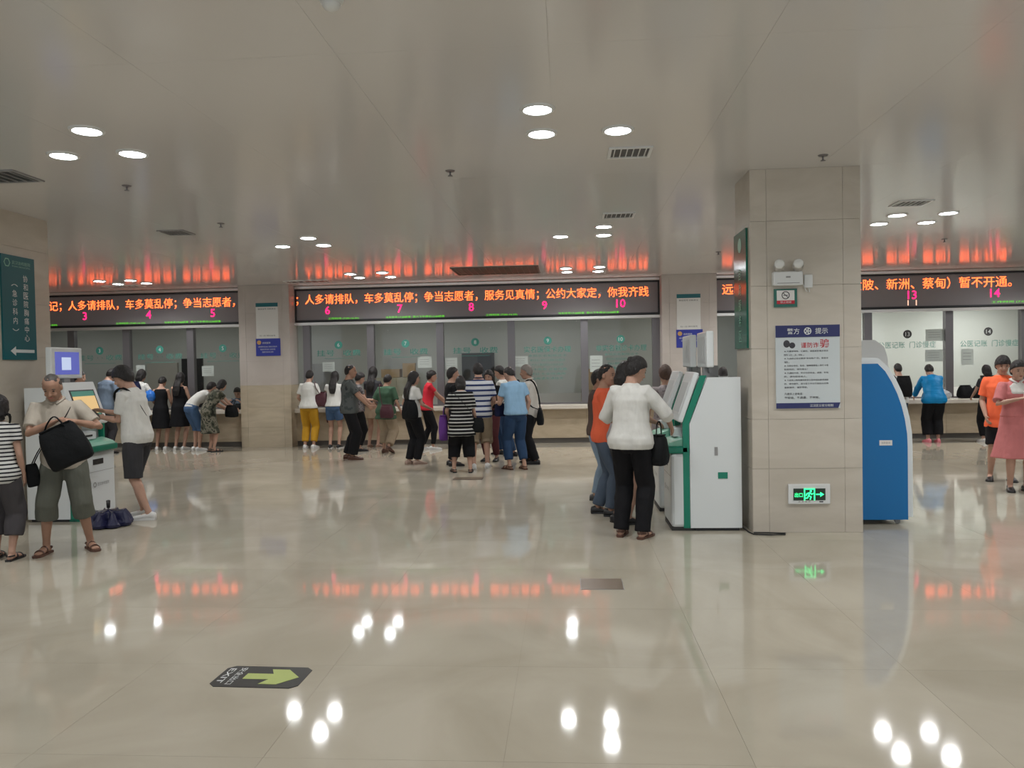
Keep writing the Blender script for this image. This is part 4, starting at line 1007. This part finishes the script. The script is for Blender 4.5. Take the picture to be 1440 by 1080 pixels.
def held(name, label, cat, I, c, size, m, rot=(0, 0, 0), strap=None, strapm=None, kind='bag', strap_r=(.016, .004), group=None):
    """a carried thing; c in the person's local metres"""
    M = I['M'] @ Matrix.Translation(Vector(c)) @ Euler(rot).to_matrix().to_4x4()
    o = bpy.data.objects.new(name, None); COL.objects.link(o); o.empty_display_size = .05; o.matrix_world = M
    tag(o, label, cat, group)
    w_, d_, h_ = size; bm = bmesh.new()
    if kind == 'bag':
        rings = []
        for z, k, kd in ((-.5, .80, .75), (-.46, .95, 1.0), (-.2, 1.0, 1.1), (.1, .96, .95), (.35, .86, .6), (.48, .76, .35), (.5, .7, .25)):
            rings.append(ring(Vector((0, 0, z * h_)), Vector((1, 0, 0)), Vector((0, 1, 0)), w_ / 2 * k, d_ / 2 * kd, 20, .6))
        loft(bm, rings); b = skinned('bag_body', bm, m, o, max(.008, min(size) * .1), 2, .012)
        bm = bmesh.new(); bx(bm, -w_ * .34, w_ * .34, -d_ * .2, d_ * .2, h_ * .47, h_ * .51, .004); link_mesh('zip_band', bm, m, o)
    elif kind == 'plastic':
        rings = []
        for z, k in ((-.5, .5), (-.45, .8), (-.2, 1.0), (.1, .95), (.3, .6), (.42, .25), (.5, .3)):
            rings.append([Vector((p.x, p.y, p.z + .01 * math.sin(i * 2.3))) * 1.0 for i, p in enumerate(ring(Vector((0, 0, z * h_)), Vector((1, 0, 0)), Vector((0, 1, 0)), w_ / 2 * k, d_ / 2 * k, 14))])
        loft(bm, rings); skinned('bag_body', bm, m, o, .010, 1, .03)
    elif kind == 'flat':
        bx(bm, -w_ / 2, w_ / 2, -d_ / 2, d_ / 2, -h_ / 2, h_ / 2, min(size) * .25); link_mesh('sheet' if cat == 'paper' else 'casing', bm, m, o)
        if cat == 'phone': box('phone_screen', -w_ * .44, w_ * .44, d_ / 2, d_ / 2 + .001, -h_ * .45, h_ * .45, M_GREY, o)
    if strap:
        bm = bmesh.new(); iv = M.inverted() @ I['M']
        pts = [iv @ Vector(p) for p in strap]
        # smooth the path
        for _ in range(2):
            q = [pts[0]]
            for a_, b_ in zip(pts, pts[1:]): q += [lerpv(a_, b_, .25), lerpv(a_, b_, .75)]
            q.append(pts[-1]); pts = q
        tube(bm, pts, [strap_r] * len(pts), Vector((0, 1, 0)) if strap_r[0] > strap_r[1] else Vector((1, 0, 0)), 8)
        link_mesh('strap', bm, strapm or m, o)
    return o

#PEOPLE-BEGIN
C = cloth
WHT = C('white', (.66, .66, .63)); WHT2 = C('offwhite', (.55, .53, .49)); BLK = C('black', (.010, .010, .012)); DG = C('dark_grey', (.045, .045, .05)); CHAR = C('charcoal', (.07, .065, .07))
NAVY = C('navy', (.012, .016, .05)); DEN = C('denim', (.07, .13, .25)); JEAN = C('jeans_dark', (.025, .055, .12)); JEANG = C('jeans_grey', (.075, .10, .14)); TAN = C('tan', (.30, .22, .15))
KH = C('khaki', (.34, .27, .19)); YEL = C('yellow', (.52, .28, .025)); GREENC = C('green', (.06, .12, .075)); REDC = C('red', (.62, .03, .05)); ORG = C('orange', (.72, .13, .06)); NEON = C('neon_orange', (.95, .17, .07))
LBLUE = C('light_blue', (.25, .42, .60)); GBLUE = C('grey_blue', (.16, .21, .28)); MAR = C('maroon', (.10, .03, .035)); PINK = C('pink', (.56, .19, .19)); OLIVE = C('grey_green', (.12, .125, .105)); BEIGE = C('beige', (.42, .38, .32))
DOWN = mat('cloth_down_blue', (.0, .22, .52), .5, spec=.3, bump=.9, bscale=3, stretch=(1, 1, 6)); MAUVE = blotched('cloth_mauve_print', [(.28, .25, .27), (.36, .32, .33), (.22, .19, .21)], 14)
STRW = striped('cloth_stripe_white_black', (.015, .015, .02), (.62, .62, .60), .034, .6)
STRB = striped('cloth_stripe_black_white', (.012, .012, .014), (.50, .50, .48), .052, .34)
STRN = striped('cloth_stripe_white_navy', (.60, .62, .66), (.03, .045, .13), .082, .38, .02)
CAMO = blotched('cloth_camo_dress', [(.02, .022, .018), (.07, .075, .055), (.19, .18, .14), (.035, .035, .03)], 10)
CAMOG = blotched('cloth_grey_camo', [(.055, .065, .065), (.09, .10, .10), (.035, .04, .045)], 8)
PAT = blotched('cloth_dark_floral', [(.03, .03, .035), (.16, .15, .15), (.05, .04, .045)], 22)
PURP = C('purple', (.12, .04, .22)); BRN = mat('leather_brown', (.10, .045, .03), .5); PINKS = mat('shoe_pink', (.75, .22, .27), .6); SHW = mat('shoe_white', (.68, .68, .67), .5); SHT = mat('shoe_tan', (.34, .24, .19), .6)
PLASTIC = mat('blue_plastic_bag', (.02, .16, .58), .3, spec=.6); CLEARP = mat('pale_plastic_bag', (.42, .43, .45), .25); PURB = mat('bag_maroon', (.075, .02, .03), .5)
pi = math.pi

# --- left foreground
I = person('person in black and white striped top and dark cropped trousers at the left edge', (-4.90, 6.42), R(12), 1.43, 'f', near=True, hair='bob', top=STRW, hem=.80, ease=.035, sleeve=.5, sl_ease=.03,
           bottom=CHAR, blen=.25, bease=.035, shoe='sandal', shoem=M_BLACK, footR=(.10, .0), footL=(-.10, .12), face=True)
held('shoulder_bag', 'black shoulder bag with strap worn by the person in the striped top', 'bag', I, (-.20, .10, .74), (.24, .10, .24), M_BAGBLK,
     strap=[(-.2, .10, .86), (-.19, -.06, 1.0), (-.10, -.15, 1.12), (.05, -.13, 1.24), (.10, .0, 1.28), (.03, .13, 1.15), (-.12, .16, 1.0), (-.2, .12, .86)], strap_r=(.016, .004))
I = person('elderly balding man in beige polo shirt and grey-green shorts holding a black bag', (-4.52, 6.72), R(204), 1.63, 'm', near=True, sway=.09, hair='balding', hairm=mat('hair_dark_grey', (.06, .055, .05), .6), skin=M_SKIN2, head=(-.10, .50), lean=.10,
           armR=(.03, .27, 1.25), armL=(-.14, .27, 1.25), poleR=(1, -.1, -.7), poleL=(-1, -.1, -.7), curlR=.9, curlL=.9, top=BEIGE, hem=.80, ease=.035, sleeve=.78, sl_ease=.034, collar=BEIGE,
           bottom=OLIVE, blen=.34, bease=.034, bflare=.012, shoe='sandal', shoem=BRN, footR=(.17, .02), footL=(-.19, -.03), toe=(.3, -.45))
held('shoulder_bag', 'large black soft bag held up at the chest by the man in beige', 'bag', I, (-.07, .35, .99), (.37, .16, .36), M_BAGBLK, rot=(.05, .42, 0),
     strap=[(.09, .34, 1.08), (.06, .36, 1.18), (.0, .37, 1.26), (-.06, .37, 1.18), (-.12, .34, 1.10)], strap_r=(.022, .006))
held('waist_pouch', 'small black pouch hanging from a strap at the side of the man in beige', 'bag', I, (.23, .08, .72), (.11, .07, .20), M_BAGBLK, rot=(0, .15, 0),
     strap=[(.22, .09, .82), (.15, .17, .95), (.02, .20, 1.10), (-.10, .08, 1.34), (-.06, -.08, 1.36), (.06, -.18, 1.15), (.20, -.06, .95), (.24, .06, .82)], strap_r=(.016, .004))
I = person('young man in white tee and dark grey shorts touching the kiosk screen', (-4.79, 8.30), R(88), 1.70, 'm', near=True, hair='fringe', head=(.1, .38), lean=.16, hipback=.05,
           armL=(-.06, .30, 1.13), armR=(.10, .37, 1.19), poleL=(-.2, -.8, -.8), poleR=(.5, -.3, -1), curlL=.7, curlR=.25, top=WHT, hem=.84, ease=.03, sleeve=.72, sl_ease=.028,
           bottom=DG, blen=.46, bease=.04, shoe='sneaker', shoem=SHW, sole=SHW, footR=(.10, -.02), footL=(-.10, -.20), toe=(.2, -.15))
held('mobile_phone', 'dark mobile phone in the hand of the young man in white tee', 'phone', I, (-.05, .37, 1.155), (.075, .010, .15), M_BLACK, rot=(-.9, 0, .2), kind='flat')
held('messenger_bag', 'black messenger bag with a back strap worn by the young man in white tee', 'bag', I, (.20, .08, .90), (.10, .26, .26), M_BAGBLK,
     strap=[(.2, .1, 1.0), (.14, .20, 1.15), (-.02, .20, 1.34), (-.13, .06, 1.45), (-.12, -.06, 1.42), (-.06, -.15, 1.22), (.10, -.15, 1.05), (.2, .02, .95)], strap_r=(.014, .004))
# umbrella
um = thing('folded_umbrella', 'navy umbrella half folded on the floor with its handle pointing up', 'umbrella', (-4.83, 7.88, 0))
bm = bmesh.new(); nrib = 8; rings = []
for fr_, z_ in ((1.0, .012), (1.04, .04), (.94, .075), (.74, .125), (.48, .12), (.25, .155), (.07, .175), (.05, .13)):
    row = []
    for i in range(64):
        a = 2 * math.pi * i / 64; f = abs(math.cos(a * nrib / 2)); sp = .5 + .5 * f
        rr = .225 * fr_ * (.80 + .24 * f ** .6 if fr_ > .3 else 1)
        zz = z_ * (.55 + .75 * f ** 3) if .3 < fr_ < .99 else z_
        row.append(Vector((rr * math.cos(a), rr * math.sin(a), max(.004, zz))))
    rings.append(row)
loft(bm, rings); link_mesh('canopy', bm, mat('umbrella_navy', (.008, .010, .05), .5, bump=.4, bscale=12), um, False)
for i in range(nrib):
    a = 2 * math.pi * i / nrib
    bm = bmesh.new(); tube(bm, [(.03 * math.cos(a), .03 * math.sin(a), .17), (.12 * math.cos(a), .12 * math.sin(a), .16), (.165 * math.cos(a), .165 * math.sin(a), .17)], .0035, n=6); link_mesh('rib', bm, M_METAL, um)
bm = bmesh.new(); cyl(bm, (0, 0, .14), .009, .009, .07, 12); link_mesh('shaft', bm, M_METAL, um)
bm = bmesh.new(); cyl(bm, (0, 0, .19), .017, .021, .075, 16); ball(bm, (0, 0, .265), (.021, .021, .008), 12); link_mesh('handle', bm, M_BLACK, um, True)

# --- left bay people
person('man in grey-blue tee with bowed head at the left counter', (-9.20, 15.0), R(-20), 1.74, 'm', hair='short', head=(-.5, .5), lean=.22, armR=(.16, .34, 1.12), armL=(-.14, .34, 1.1), top=GBLUE, ease=.03, sleeve=.7, sl_ease=.03, bottom=DG)
person('dark-haired person in charcoal shirt standing behind the left kiosk', (-9.42, 14.5), R(-80), 1.66, 'm', hair='short', head=(0, .2), top=CHAR, bottom=BLK)
I = person('woman in white tee and grey shorts with a navy backpack at the left counter', (-8.84, 15.62), R(-8), 1.68, 'f', hair='bob', head=(0, .25), lean=.1, armR=(.24, .30, 1.1), armL=(-.18, .3, 1.1), top=WHT, hem=.90, ease=.025, bottom=C('grey_denim', (.16, .19, .26)), blen=.60, bease=.03, shoe='sneaker', shoem=BRN)
held('backpack', 'navy backpack on the back of the woman beside the two black dresses', 'bag', I, (.0, -.16, 1.24), (.34, .16, .38), NAVY, strap=[(-.12, -.1, 1.38), (-.13, .0, 1.44), (-.13, .12, 1.34), (-.13, .12, 1.2)], strap_r=(.022, .006))
held('plastic_bag', 'bright blue plastic bag held beside the woman with the navy backpack', 'bag', I, (.24, .02, 1.14), (.26, .2, .24), PLASTIC, kind='plastic')
held('paper_sheets', 'white paper folder hanging beside the woman with the navy backpack', 'paper', I, (.22, -.06, .82), (.16, .012, .24), M_PAPER, rot=(0, -.5, 0), kind='flat')
person('woman with short hair in black sleeveless dress, left of the two black dresses', (-8.40, 15.66), R(5), 1.54, 'f', hair='short', head=(0, .5), lean=.12, armR=(.14, .3, 1.0), armL=(-.14, .3, 1.0), skirt='dress', bottom=BLK, skirt_hem=.50, flare=.05, sleeveless=True, shoe='sneaker', shoem=SHW)
person('long-haired woman in black sleeveless dress with white shoes at the left counter', (-7.98, 15.62), R(-5), 1.60, 'f', hair='long', head=(0, .2), lean=.05, armR=(.16, .28, 1.0), armL=(-.16, .3, 1.0), skirt='dress', bottom=BLK, skirt_hem=.52, flare=.045, sleeveless=True, shoe='sneaker', shoem=SHW)
person('person in white tee and denim shorts bending far over the left counter', (-7.52, 15.45), R(-38), 1.60, 'f', hair='short', lean=1.05, hipback=.12, head=(0, -.2), armR=(.12, .58, .92), armL=(-.12, .58, .92), top=WHT, hem=.92, sleeve=.6, bottom=DEN, blen=.42, bease=.035, shoe='sneaker', shoem=SHW)
I = person('woman in camouflage print dress leaning on the left counter', (-7.10, 15.22), R(-42), 1.52, 'f', hair='bob', lean=.62, hipback=.08, head=(.2, .1), armR=(.14, .50, .93), armL=(-.12, .52, .93), w=1.05, top=CAMO, hem=.80, ease=.03, sleeve=.55, sl_ease=.035, skirt='skirt', bottom=CAMO, skirt_hem=.42, flare=.05, shoe='sandal')
held('handbag', 'black handbag on the arm of the woman in the camouflage print dress', 'bag', I, (.22, .30, .80), (.30, .14, .24), M_BAGBLK, rot=(0, 0, .4), strap=[(.1, .3, .9), (.14, .38, 1.02), (.24, .38, 1.02), (.3, .3, .9)], strap_r=(.012, .004))
person('clerk in pale shirt with bowed dark head seated behind window 5', (-7.28, 16.98), R(185), 1.62, 'f', hair='short', drop=.36, lean=.25, head=(.1, .45), armR=(.14, .38, .98), armL=(-.14, .38, .98), footR=(.12, .35), footL=(-.12, .35), top=GBLUE, bottom=DG)

# --- middle bay people
I = person('woman in yellow trousers and white tee with maroon bag at window 6', (-5.26, 15.64), R(-4), 1.60, 'f', hair='short', head=(0, .35), lean=.06, armR=(.2, .24, 1.02), armL=(-.2, .2, .98), w=1.05, top=WHT, hem=.88, ease=.035, sleeve=.7, sl_ease=.03, bottom=YEL, blen=.15, bease=.03, shoem=SHW)
held('shoulder_bag', 'maroon shoulder bag of the woman in yellow trousers', 'bag', I, (.25, .02, 1.0), (.30, .13, .30), PURB, strap=[(.18, .02, 1.12), (.13, .06, 1.3), (.14, .0, 1.37), (.16, -.07, 1.28), (.24, -.02, 1.12)], strap_r=(.014, .004))
held('small_bag', 'small dark red bag hanging low right of the yellow trousers', 'bag', I, (.40, .12, .62), (.15, .08, .22), PURB, strap=[(.36, .12, .72), (.32, .14, .86), (.38, .14, .86), (.43, .12, .72)], strap_r=(.01, .004))
person('long-haired woman in white top and denim shorts at window 6', (-4.73, 15.62), R(0), 1.57, 'f', hair='long', head=(0, .2), lean=.14, armR=(.16, .32, 1.02), armL=(-.2, .30, 1.0), top=WHT, hem=.93, ease=.03, sleeve=.35, sl_ease=.03, bottom=DEN, blen=.64, bease=.03, shoem=M_BLACK, sole=SHW)
I = person('sturdy man in grey patterned tee and black trousers standing in profile', (-3.84, 13.62), R(-78), 1.68, 'm', w=1.13, hair='buzz', skin=M_SKIN2, head=(0, .05), armR=(.12, .38, .92), armL=(-.14, .36, 1.0), curlR=.8, top=CAMOG, hem=.84, ease=.035, sleeve=.75, sl_ease=.03, bottom=BLK, blen=.10, bease=.03, bflare=.02, shoem=BRN, footR=(.1, .06), footL=(-.1, -.04), toe=(.1, -.1))
I = person('person in dark patterned top and black trousers partly behind the sturdy man', (-4.06, 15.0), R(-60), 1.54, 'f', hair='tied', head=(.2, .4), armR=(.1, .34, 1.1), armL=(-.1, .34, 1.1), top=PAT, ease=.03, bottom=BLK, blen=.14)
held('paper_sheets', 'white papers held up behind the sturdy man in grey', 'paper', I, (.0, .44, 1.06), (.30, .012, .21), M_PAPER, rot=(-1.0, 0, .3), kind='flat')
person('woman with very long black hair in dark top and tan skirt at window 7', (-3.93, 15.66), R(-10), 1.64, 'f', hair='long', head=(0, .1), armR=(.18, .28, 1.0), armL=(-.16, .3, 1.0), top=DG, hem=.9, ease=.02, sleeve=.5, skirt='skirt', bottom=TAN, skirt_hem=.62, flare=.03, shoe='sandal', shoem=SHT)
I = person('woman in loose green shirt and beige cropped trousers walking with a maroon bag', (-3.42, 14.6), R(-16), 1.50, 'f', w=1.12, hair='short', head=(.0, .35), lean=.1, armR=(.26, .16, .92), armL=(-.25, .12, .95), top=GREENC, hem=.74, ease=.045, sleeve=.85, sl_ease=.04, bottom=KH, blen=.20, bease=.045, shoem=BRN, footR=(.12, -.12), footL=(-.1, .08), heelup=(.08, 0))
held('shoulder_bag', 'maroon crossbody bag on the back of the woman in green', 'bag', I, (.12, -.19, .80), (.28, .11, .26), PURB, strap=[(.03, -.19, .92), (-.02, -.19, 1.1), (-.08, -.1, 1.3), (-.1, .0, 1.3), (.0, .17, 1.1), (.2, .1, .95), (.22, -.1, .9)], strap_r=(.013, .004))
I = person('long-haired woman in white tee and black trousers with black bag, facing the counter', (-2.55, 12.82), R(-48), 1.54, 'f', hair='long', head=(-.2, .1), armR=(.14, .30, 1.02), armL=(-.22, .14, .98), top=WHT, hem=.88, ease=.03, sleeve=.62, sl_ease=.03, bottom=BLK, blen=.10, bease=.03, shoem=SHT, footR=(.07, .05), footL=(-.07, -.04))
held('shoulder_bag', 'big black shoulder bag at the back of the woman in white tee', 'bag', I, (.12, -.13, .92), (.40, .15, .32), M_BAGBLK, strap=[(.0, -.14, 1.05), (-.08, -.12, 1.2), (-.11, .0, 1.29), (-.06, .13, 1.15), (.1, .16, 1.0)], strap_r=(.014, .004))
held('handbag', 'small black handbag held low left of the white tee woman', 'bag', I, (-.30, .16, .84), (.26, .11, .22), M_BAGBLK, strap=[(-.36, .16, .92), (-.3, .17, 1.0), (-.26, .16, .92)], strap_r=(.01, .004))
person('woman in red tee and black leggings leaning in profile at the counter', (-2.72, 15.1), R(-72), 1.55, 'f', hair='tied', head=(.0, .1), lean=.16, armR=(.14, .46, .98), armL=(-.1, .46, .94), top=REDC, hem=.86, ease=.025, bottom=BLK, blen=.13, bease=.012, shoem=SHW, footR=(.08, .12), footL=(-.08, -.08))

# --- middle group of six
I = person('short woman in black top with thin white stripes and black cropped trousers', (-1.60, 11.75), R(12), 1.47, 'f', w=1.14, hair='bob', head=(.0, .35), armR=(.27, .14, .86), armL=(-.22, .18, .98), top=STRB, hem=.66, ease=.05, sleeve=.85, sl_ease=.04, bottom=BLK, blen=.27, bease=.045, shoe='sandal', footR=(.14, .0), footL=(-.14, .1))
held('tote_bag', 'purple tote bag at the left side of the woman in black stripes', 'bag', I, (-.27, .12, .68), (.14, .26, .38), PURP, strap=[(-.27, .04, .85), (-.26, .06, 1.0), (-.26, .16, 1.0), (-.27, .2, .85)], strap_r=(.012, .004))
held('crossbody_bag', 'black crossbody bag at the right hip of the woman in stripes', 'bag', I, (.24, -.06, .72), (.20, .10, .22), M_BAGBLK, strap=[(.2, -.1, .82), (.08, -.19, 1.0), (-.1, -.15, 1.2), (-.14, .0, 1.24), (-.06, .17, 1.08), (.15, .17, .92), (.25, .02, .82)], strap_r=(.013, .004))
person('man in black shirt in profile behind the woman in black stripes', (-1.86, 12.62), R(-70), 1.60, 'm', hair='short', armR=(.1, .3, 1.1), armL=(-.16, .28, 1.05), top=BLK, ease=.03, bottom=BLK, blen=.1, shoem=M_BLACK)
person('man in white and navy striped polo and khaki shorts seen from behind', (-1.39, 12.3), R(6), 1.66, 'm', w=1.12, hair='short', head=(.1, .25), armR=(.2, .26, 1.0), armL=(-.22, .24, 1.0), top=STRN, hem=.82, ease=.03, sleeve=.75, sl_ease=.03, collar=NAVY, bottom=KH, blen=.40, bease=.04, shoem=SHW, footR=(.12, .02), footL=(-.1, -.06), sole=SHW)
person('dark-haired woman in black top and maroon trousers facing the striped polo man', (-1.30, 13.2), R(165), 1.55, 'f', hair='long', head=(0, .3), armR=(.12, .3, 1.1), armL=(-.12, .3, 1.1), top=BLK, bottom=MAR, blen=.12)
I = person('young man in pale shirt and navy jeans reaching his hands to the left', (-1.12, 14.0), R(72), 1.62, 'm', hair='short', head=(.0, .3), lean=.08, armR=(.06, .34, 1.0), armL=(-.06, .34, .98), top=WHT, ease=.03, sleeve=.65, bottom=JEAN, blen=.1, bease=.03, shoem=M_BLACK, footR=(.1, .18), footL=(-.1, -.18))
I = person('man in light blue tee and cuffed jeans with a navy strap across his back', (-.80, 12.08), R(32), 1.62, 'm', hair='buzz', head=(.3, .45), lean=.20, armR=(.24, .10, .88), armL=(-.14, .34, 1.05), poleR=(.5, -.6, 0), top=LBLUE, hem=.90, ease=.035, sleeve=.62, sl_ease=.032, bottom=JEAN, blen=.16, bease=.03, shoe='sandal', shoem=BRN, footR=(.11, -.05), footL=(-.11, .06))
held('crossbody_bag', 'small navy crossbody bag of the man in light blue tee', 'bag', I, (-.16, .20, .92), (.20, .08, .20), NAVY, strap=[(-.16, .16, 1.0), (-.05, -.04, 1.06), (.04, -.08, 1.22), (.10, .04, 1.4), (.10, .16, 1.36), (.0, .28, 1.1), (-.12, .24, 1.0)], strap_r=(.012, .004))
I = person('grey-haired man in white polo and black trousers in profile facing left', (-.60, 12.77), R(76), 1.62, 'm', hair='short', hairm=M_HAIRG, skin=M_SKIN2, head=(.2, .12), lean=.06, armL=(-.1, .28, 1.12), armR=(.1, .3, 1.15), poleL=(-.3, -.8, -1), top=WHT2, hem=.80, ease=.03, sleeve=.7, sl_ease=.03, collar=WHT2, bottom=BLK, blen=.08, bease=.035, shoem=M_BLACK, footR=(.1, .08), footL=(-.1, -.08))
held('shoulder_bag', 'black shoulder bag hanging at the back of the grey-haired man', 'bag', I, (-.12, -.20, .78), (.13, .10, .28), M_BAGBLK, strap=[(-.12, -.2, .9), (-.13, -.19, 1.1), (-.1, -.1, 1.36), (-.09, .04, 1.38), (-.12, .1, 1.2), (-.2, -.05, .95), (-.14, -.17, .9)], strap_r=(.012, .004))
held('plastic_bag', 'pale plastic bag held low in front of the grey-haired man', 'bag', I, (-.18, .16, .52), (.13, .1, .32), CLEARP, kind='plastic', strap=[(-.18, .16, .66), (-.19, .17, .8), (-.2, .18, .9)], strap_r=(.006, .004))

# --- right group at the kiosks
I = person('woman in loose white top and wide black trousers seen from behind at the kiosk', (.585, 7.27), R(-24), 1.68, 'f', near=True, w=1.0, hair='tied', head=(-.62, .42), lean=.06, armR=(.30, .30, 1.02), armL=(-.17, .26, 1.02), poleR=(1, -.5, -.5), poleL=(-1, -.5, -.5),
           top=WHT, hem=.84, ease=.05, sleeve=1.25, sl_ease=.045, bottom=BLK, blen=.05, bease=.026, bflare=.012, shoe='sandal', shoem=BRN, footR=(.11, .0), footL=(-.11, .02), curlR=.3)
held('shoulder_bag', 'black bag hanging in front of the woman in white top', 'bag', I, (.22, .14, .80), (.16, .24, .28), M_BAGBLK, strap=[(.22, .06, .92), (.22, .08, 1.06), (.22, .2, 1.06), (.22, .22, .92)], strap_r=(.012, .004))
person('bare-legged woman in grey shorts hidden behind the woman in white top', (.56, 7.92), R(-55), 1.63, 'f', hair='bob', head=(0, .3), armR=(.16, .34, 1.05), armL=(-.12, .3, 1.02), top=C('soft_grey', (.3, .28, .3)), hem=.85, ease=.02, bottom=DG, blen=.62, shoem=M_BLACK, sleeve=.5)
person('man in orange tee and grey-blue jeans waiting beside the kiosk', (.40, 8.34), R(-96), 1.60, 'm', near=True, w=1.03, hair='buzz', skin=M_SKIN2, head=(-.35, .10), armR=(.10, .22, .92), armL=(-.14, .22, .92), top=ORG, hem=.84, ease=.032, sleeve=.72, sl_ease=.03, bottom=JEANG, blen=.10, bease=.03, shoem=M_BLACK, footR=(.09, .08), footL=(-.09, -.08))
person('man in dark shirt touching his mouth beyond the orange tee', (.37, 9.3), R(-110), 1.54, 'm', hair='short', skin=M_SKIN2, armR=(.03, .17, 1.45), poleR=(.9, .2, -1), armL=(-.2, .15, .9), curlR=1.2, top=C('brown_shirt', (.10, .07, .06)), ease=.025, bottom=C('pale_jeans', (.2, .27, .35)), blen=.1, shoem=M_DGREY)
person('person with short brown hair in mauve patterned shirt beyond the kiosks', (1.22, 9.75), R(8), 1.58, 'f', hair='short', hairm=M_HAIRB, head=(.0, .1), armR=(.18, .2, 1.0), armL=(-.2, .2, 1.0), top=MAUVE, hem=.8, ease=.04, sleeve=.8, sl_ease=.035, bottom=CHAR, shoem=M_BLACK)
person('dark-haired person in black at the far counter beyond the kiosks', (2.72, 13.9), R(-20), 1.52, 'f', hair='bob', head=(0, .3), top=BLK, bottom=DG)

# --- right side
I = person('young man in white shirt with black backpack at window 13', (6.34, 15.45), R(2), 1.52, 'm', hair='buzz', head=(0, .2), armR=(.16, .34, 1.02), armL=(-.16, .34, 1.02), top=WHT, ease=.03, sleeve=.7, bottom=JEANG, blen=.1, shoem=SHW)
held('backpack', 'black backpack on the young man at window 13', 'bag', I, (.0, -.20, 1.08), (.31, .17, .40), M_BAGBLK, strap=[(-.11, -.14, 1.24), (-.12, -.02, 1.3), (-.12, .14, 1.2), (-.12, .14, 1.05)], strap_r=(.02, .006))
person('person in bright blue padded jacket and black trousers with pink shoes', (6.95, 15.42), R(-4), 1.54, 'f', w=1.18, hair='short', head=(0, .35), lean=.42, hipback=.08, armR=(.24, .42, .96), armL=(-.22, .42, .96), poleR=(1, -.3, 0), poleL=(-1, -.3, 0), top=DOWN, hem=.84, ease=.05, sleeve=1.9, sl_ease=.035, bottom=BLK, blen=.16, bease=.035, bflare=.02, shoem=PINKS)
I = person('boy in neon orange tee with thick black hair behind the girl in pink', (5.60, 10.5), R(158), 1.62, 'm', near=True, hair='fringe', head=(.1, .3), armR=(.2, .1, .9), armL=(-.1, .28, 1.1), top=NEON, hem=.74, ease=.04, sleeve=.75, sl_ease=.035, bottom=BLK, blen=.50, bease=.03, shoem=M_BLACK, footR=(.14, .0))
I = person('girl in pink dress over a white blouse holding papers at right edge', (5.34, 9.70), R(166), 1.56, 'f', near=True, hair='tied', head=(.15, .25), armR=(.05, .26, 1.22), armL=(-.12, .26, 1.18), poleR=(1, -.1, -.8), poleL=(-1, -.1, -.8), curlR=.7, curlL=.5,
           w=1.05, top=PINK, hem=.98, ease=.028, sleeve=.85, sl_ease=.045, collar=WHT, skirt='dress', bottom=PINK, skirt_hem=.44, flare=.10, sleeveless=False, shoem=M_BLACK, footR=(.08, .03), footL=(-.10, .05))
held('paper_sheets', 'white papers held at the chest of the girl in pink dress', 'paper', I, (-.13, .27, 1.14), (.26, .012, .20), M_PAPER, rot=(-.5, .2, 0), kind='flat')
bmw = bmesh.new(); 
loft(bmw, [ring(I['B'](0, y_, z_), Vector((1, 0, 0)), Vector((0, 1, 0)), rx_, .02, 14) for z_, y_, rx_ in ((1.12, .108, .03), (1.2, .120, .07), (1.3, .124, .085), (1.38, .078, .10), (1.425, .055, .05))])
skinned('white_bib', bmw, WHT, I['P'], .01, 2)
person('person in dark top and black trousers with white shoes behind the boy', (7.92, 15.35), R(0), 1.46, 'f', hair='bob', head=(0, .2), armR=(.16, .34, 1.0), armL=(-.16, .34, 1.0), top=DG, bottom=BLK, blen=.14, shoem=SHW)
person('person in red top at the extreme right edge by the far counter', (8.16, 14.3), R(10), 1.50, 'f', hair='tied', top=REDC, bottom=DG, shoem=M_BLACK)

# --- things on the counters
def lump(name, label, cat, loc, size, m, kind='bag', rz=0.):
    held(name, label, cat, {'M': Matrix.Translation(loc) @ Matrix.Rotation(rz, 4, 'Z')}, (0, 0, size[2] / 2 + .002), size, m, kind=kind)
lump('black_bag', 'black bag lying on the right counter under window 14', 'bag', (8.35, 16.3, .79), (.5, .22, .24), M_BAGBLK)
lump('backpack', 'black backpack lying on the counter left of the black bag', 'bag', (7.98, 16.3, .79), (.30, .22, .26), M_BAGBLK, rz=.3)
lump('plastic_bag', 'crumpled pale plastic bag on the counter right of the blue jacket', 'bag', (7.55, 16.28, .79), (.34, .2, .18), CLEARP, 'plastic')
lump('black_bag', 'small black bag on the counter at the right elbow of the blue jacket', 'bag', (7.26, 16.28, .79), (.24, .16, .14), M_BAGBLK)
lump('black_bag', 'small black bag on the counter between the backpack and the blue jacket', 'bag', (6.62, 16.28, .79), (.22, .16, .15), M_BAGBLK)
lump('black_bag', 'small black bag on the left counter beside the wall column', 'bag', (-6.98, 16.22, .79), (.2, .16, .12), M_BAGBLK)
lump('plastic_bag', 'pale plastic bag on the left counter beside the black handbag', 'bag', (-7.2, 16.22, .79), (.18, .14, .12), CLEARP, 'plastic')
def monitor(x, label, y=16.75):
    m_ = thing('office_monitor', label, 'monitor', (x, y, .792))
    box('screen_housing', -.24, .24, -.02, .02, .12, .44, M_BLACK, m_); box('rear_hump', -.12, .12, -.05, -.02, .18, .36, M_BLACK, m_)
    box('stand', -.03, .03, -.02, .02, .0, .14, M_BLACK, m_); box('base', -.11, .11, -.07, .07, 0, .012, M_BLACK, m_)
monitor(8.75, 'black computer monitor behind the glass at the right end')
#PEOPLE-END
bpy.context.view_layer.update()
bake_all()
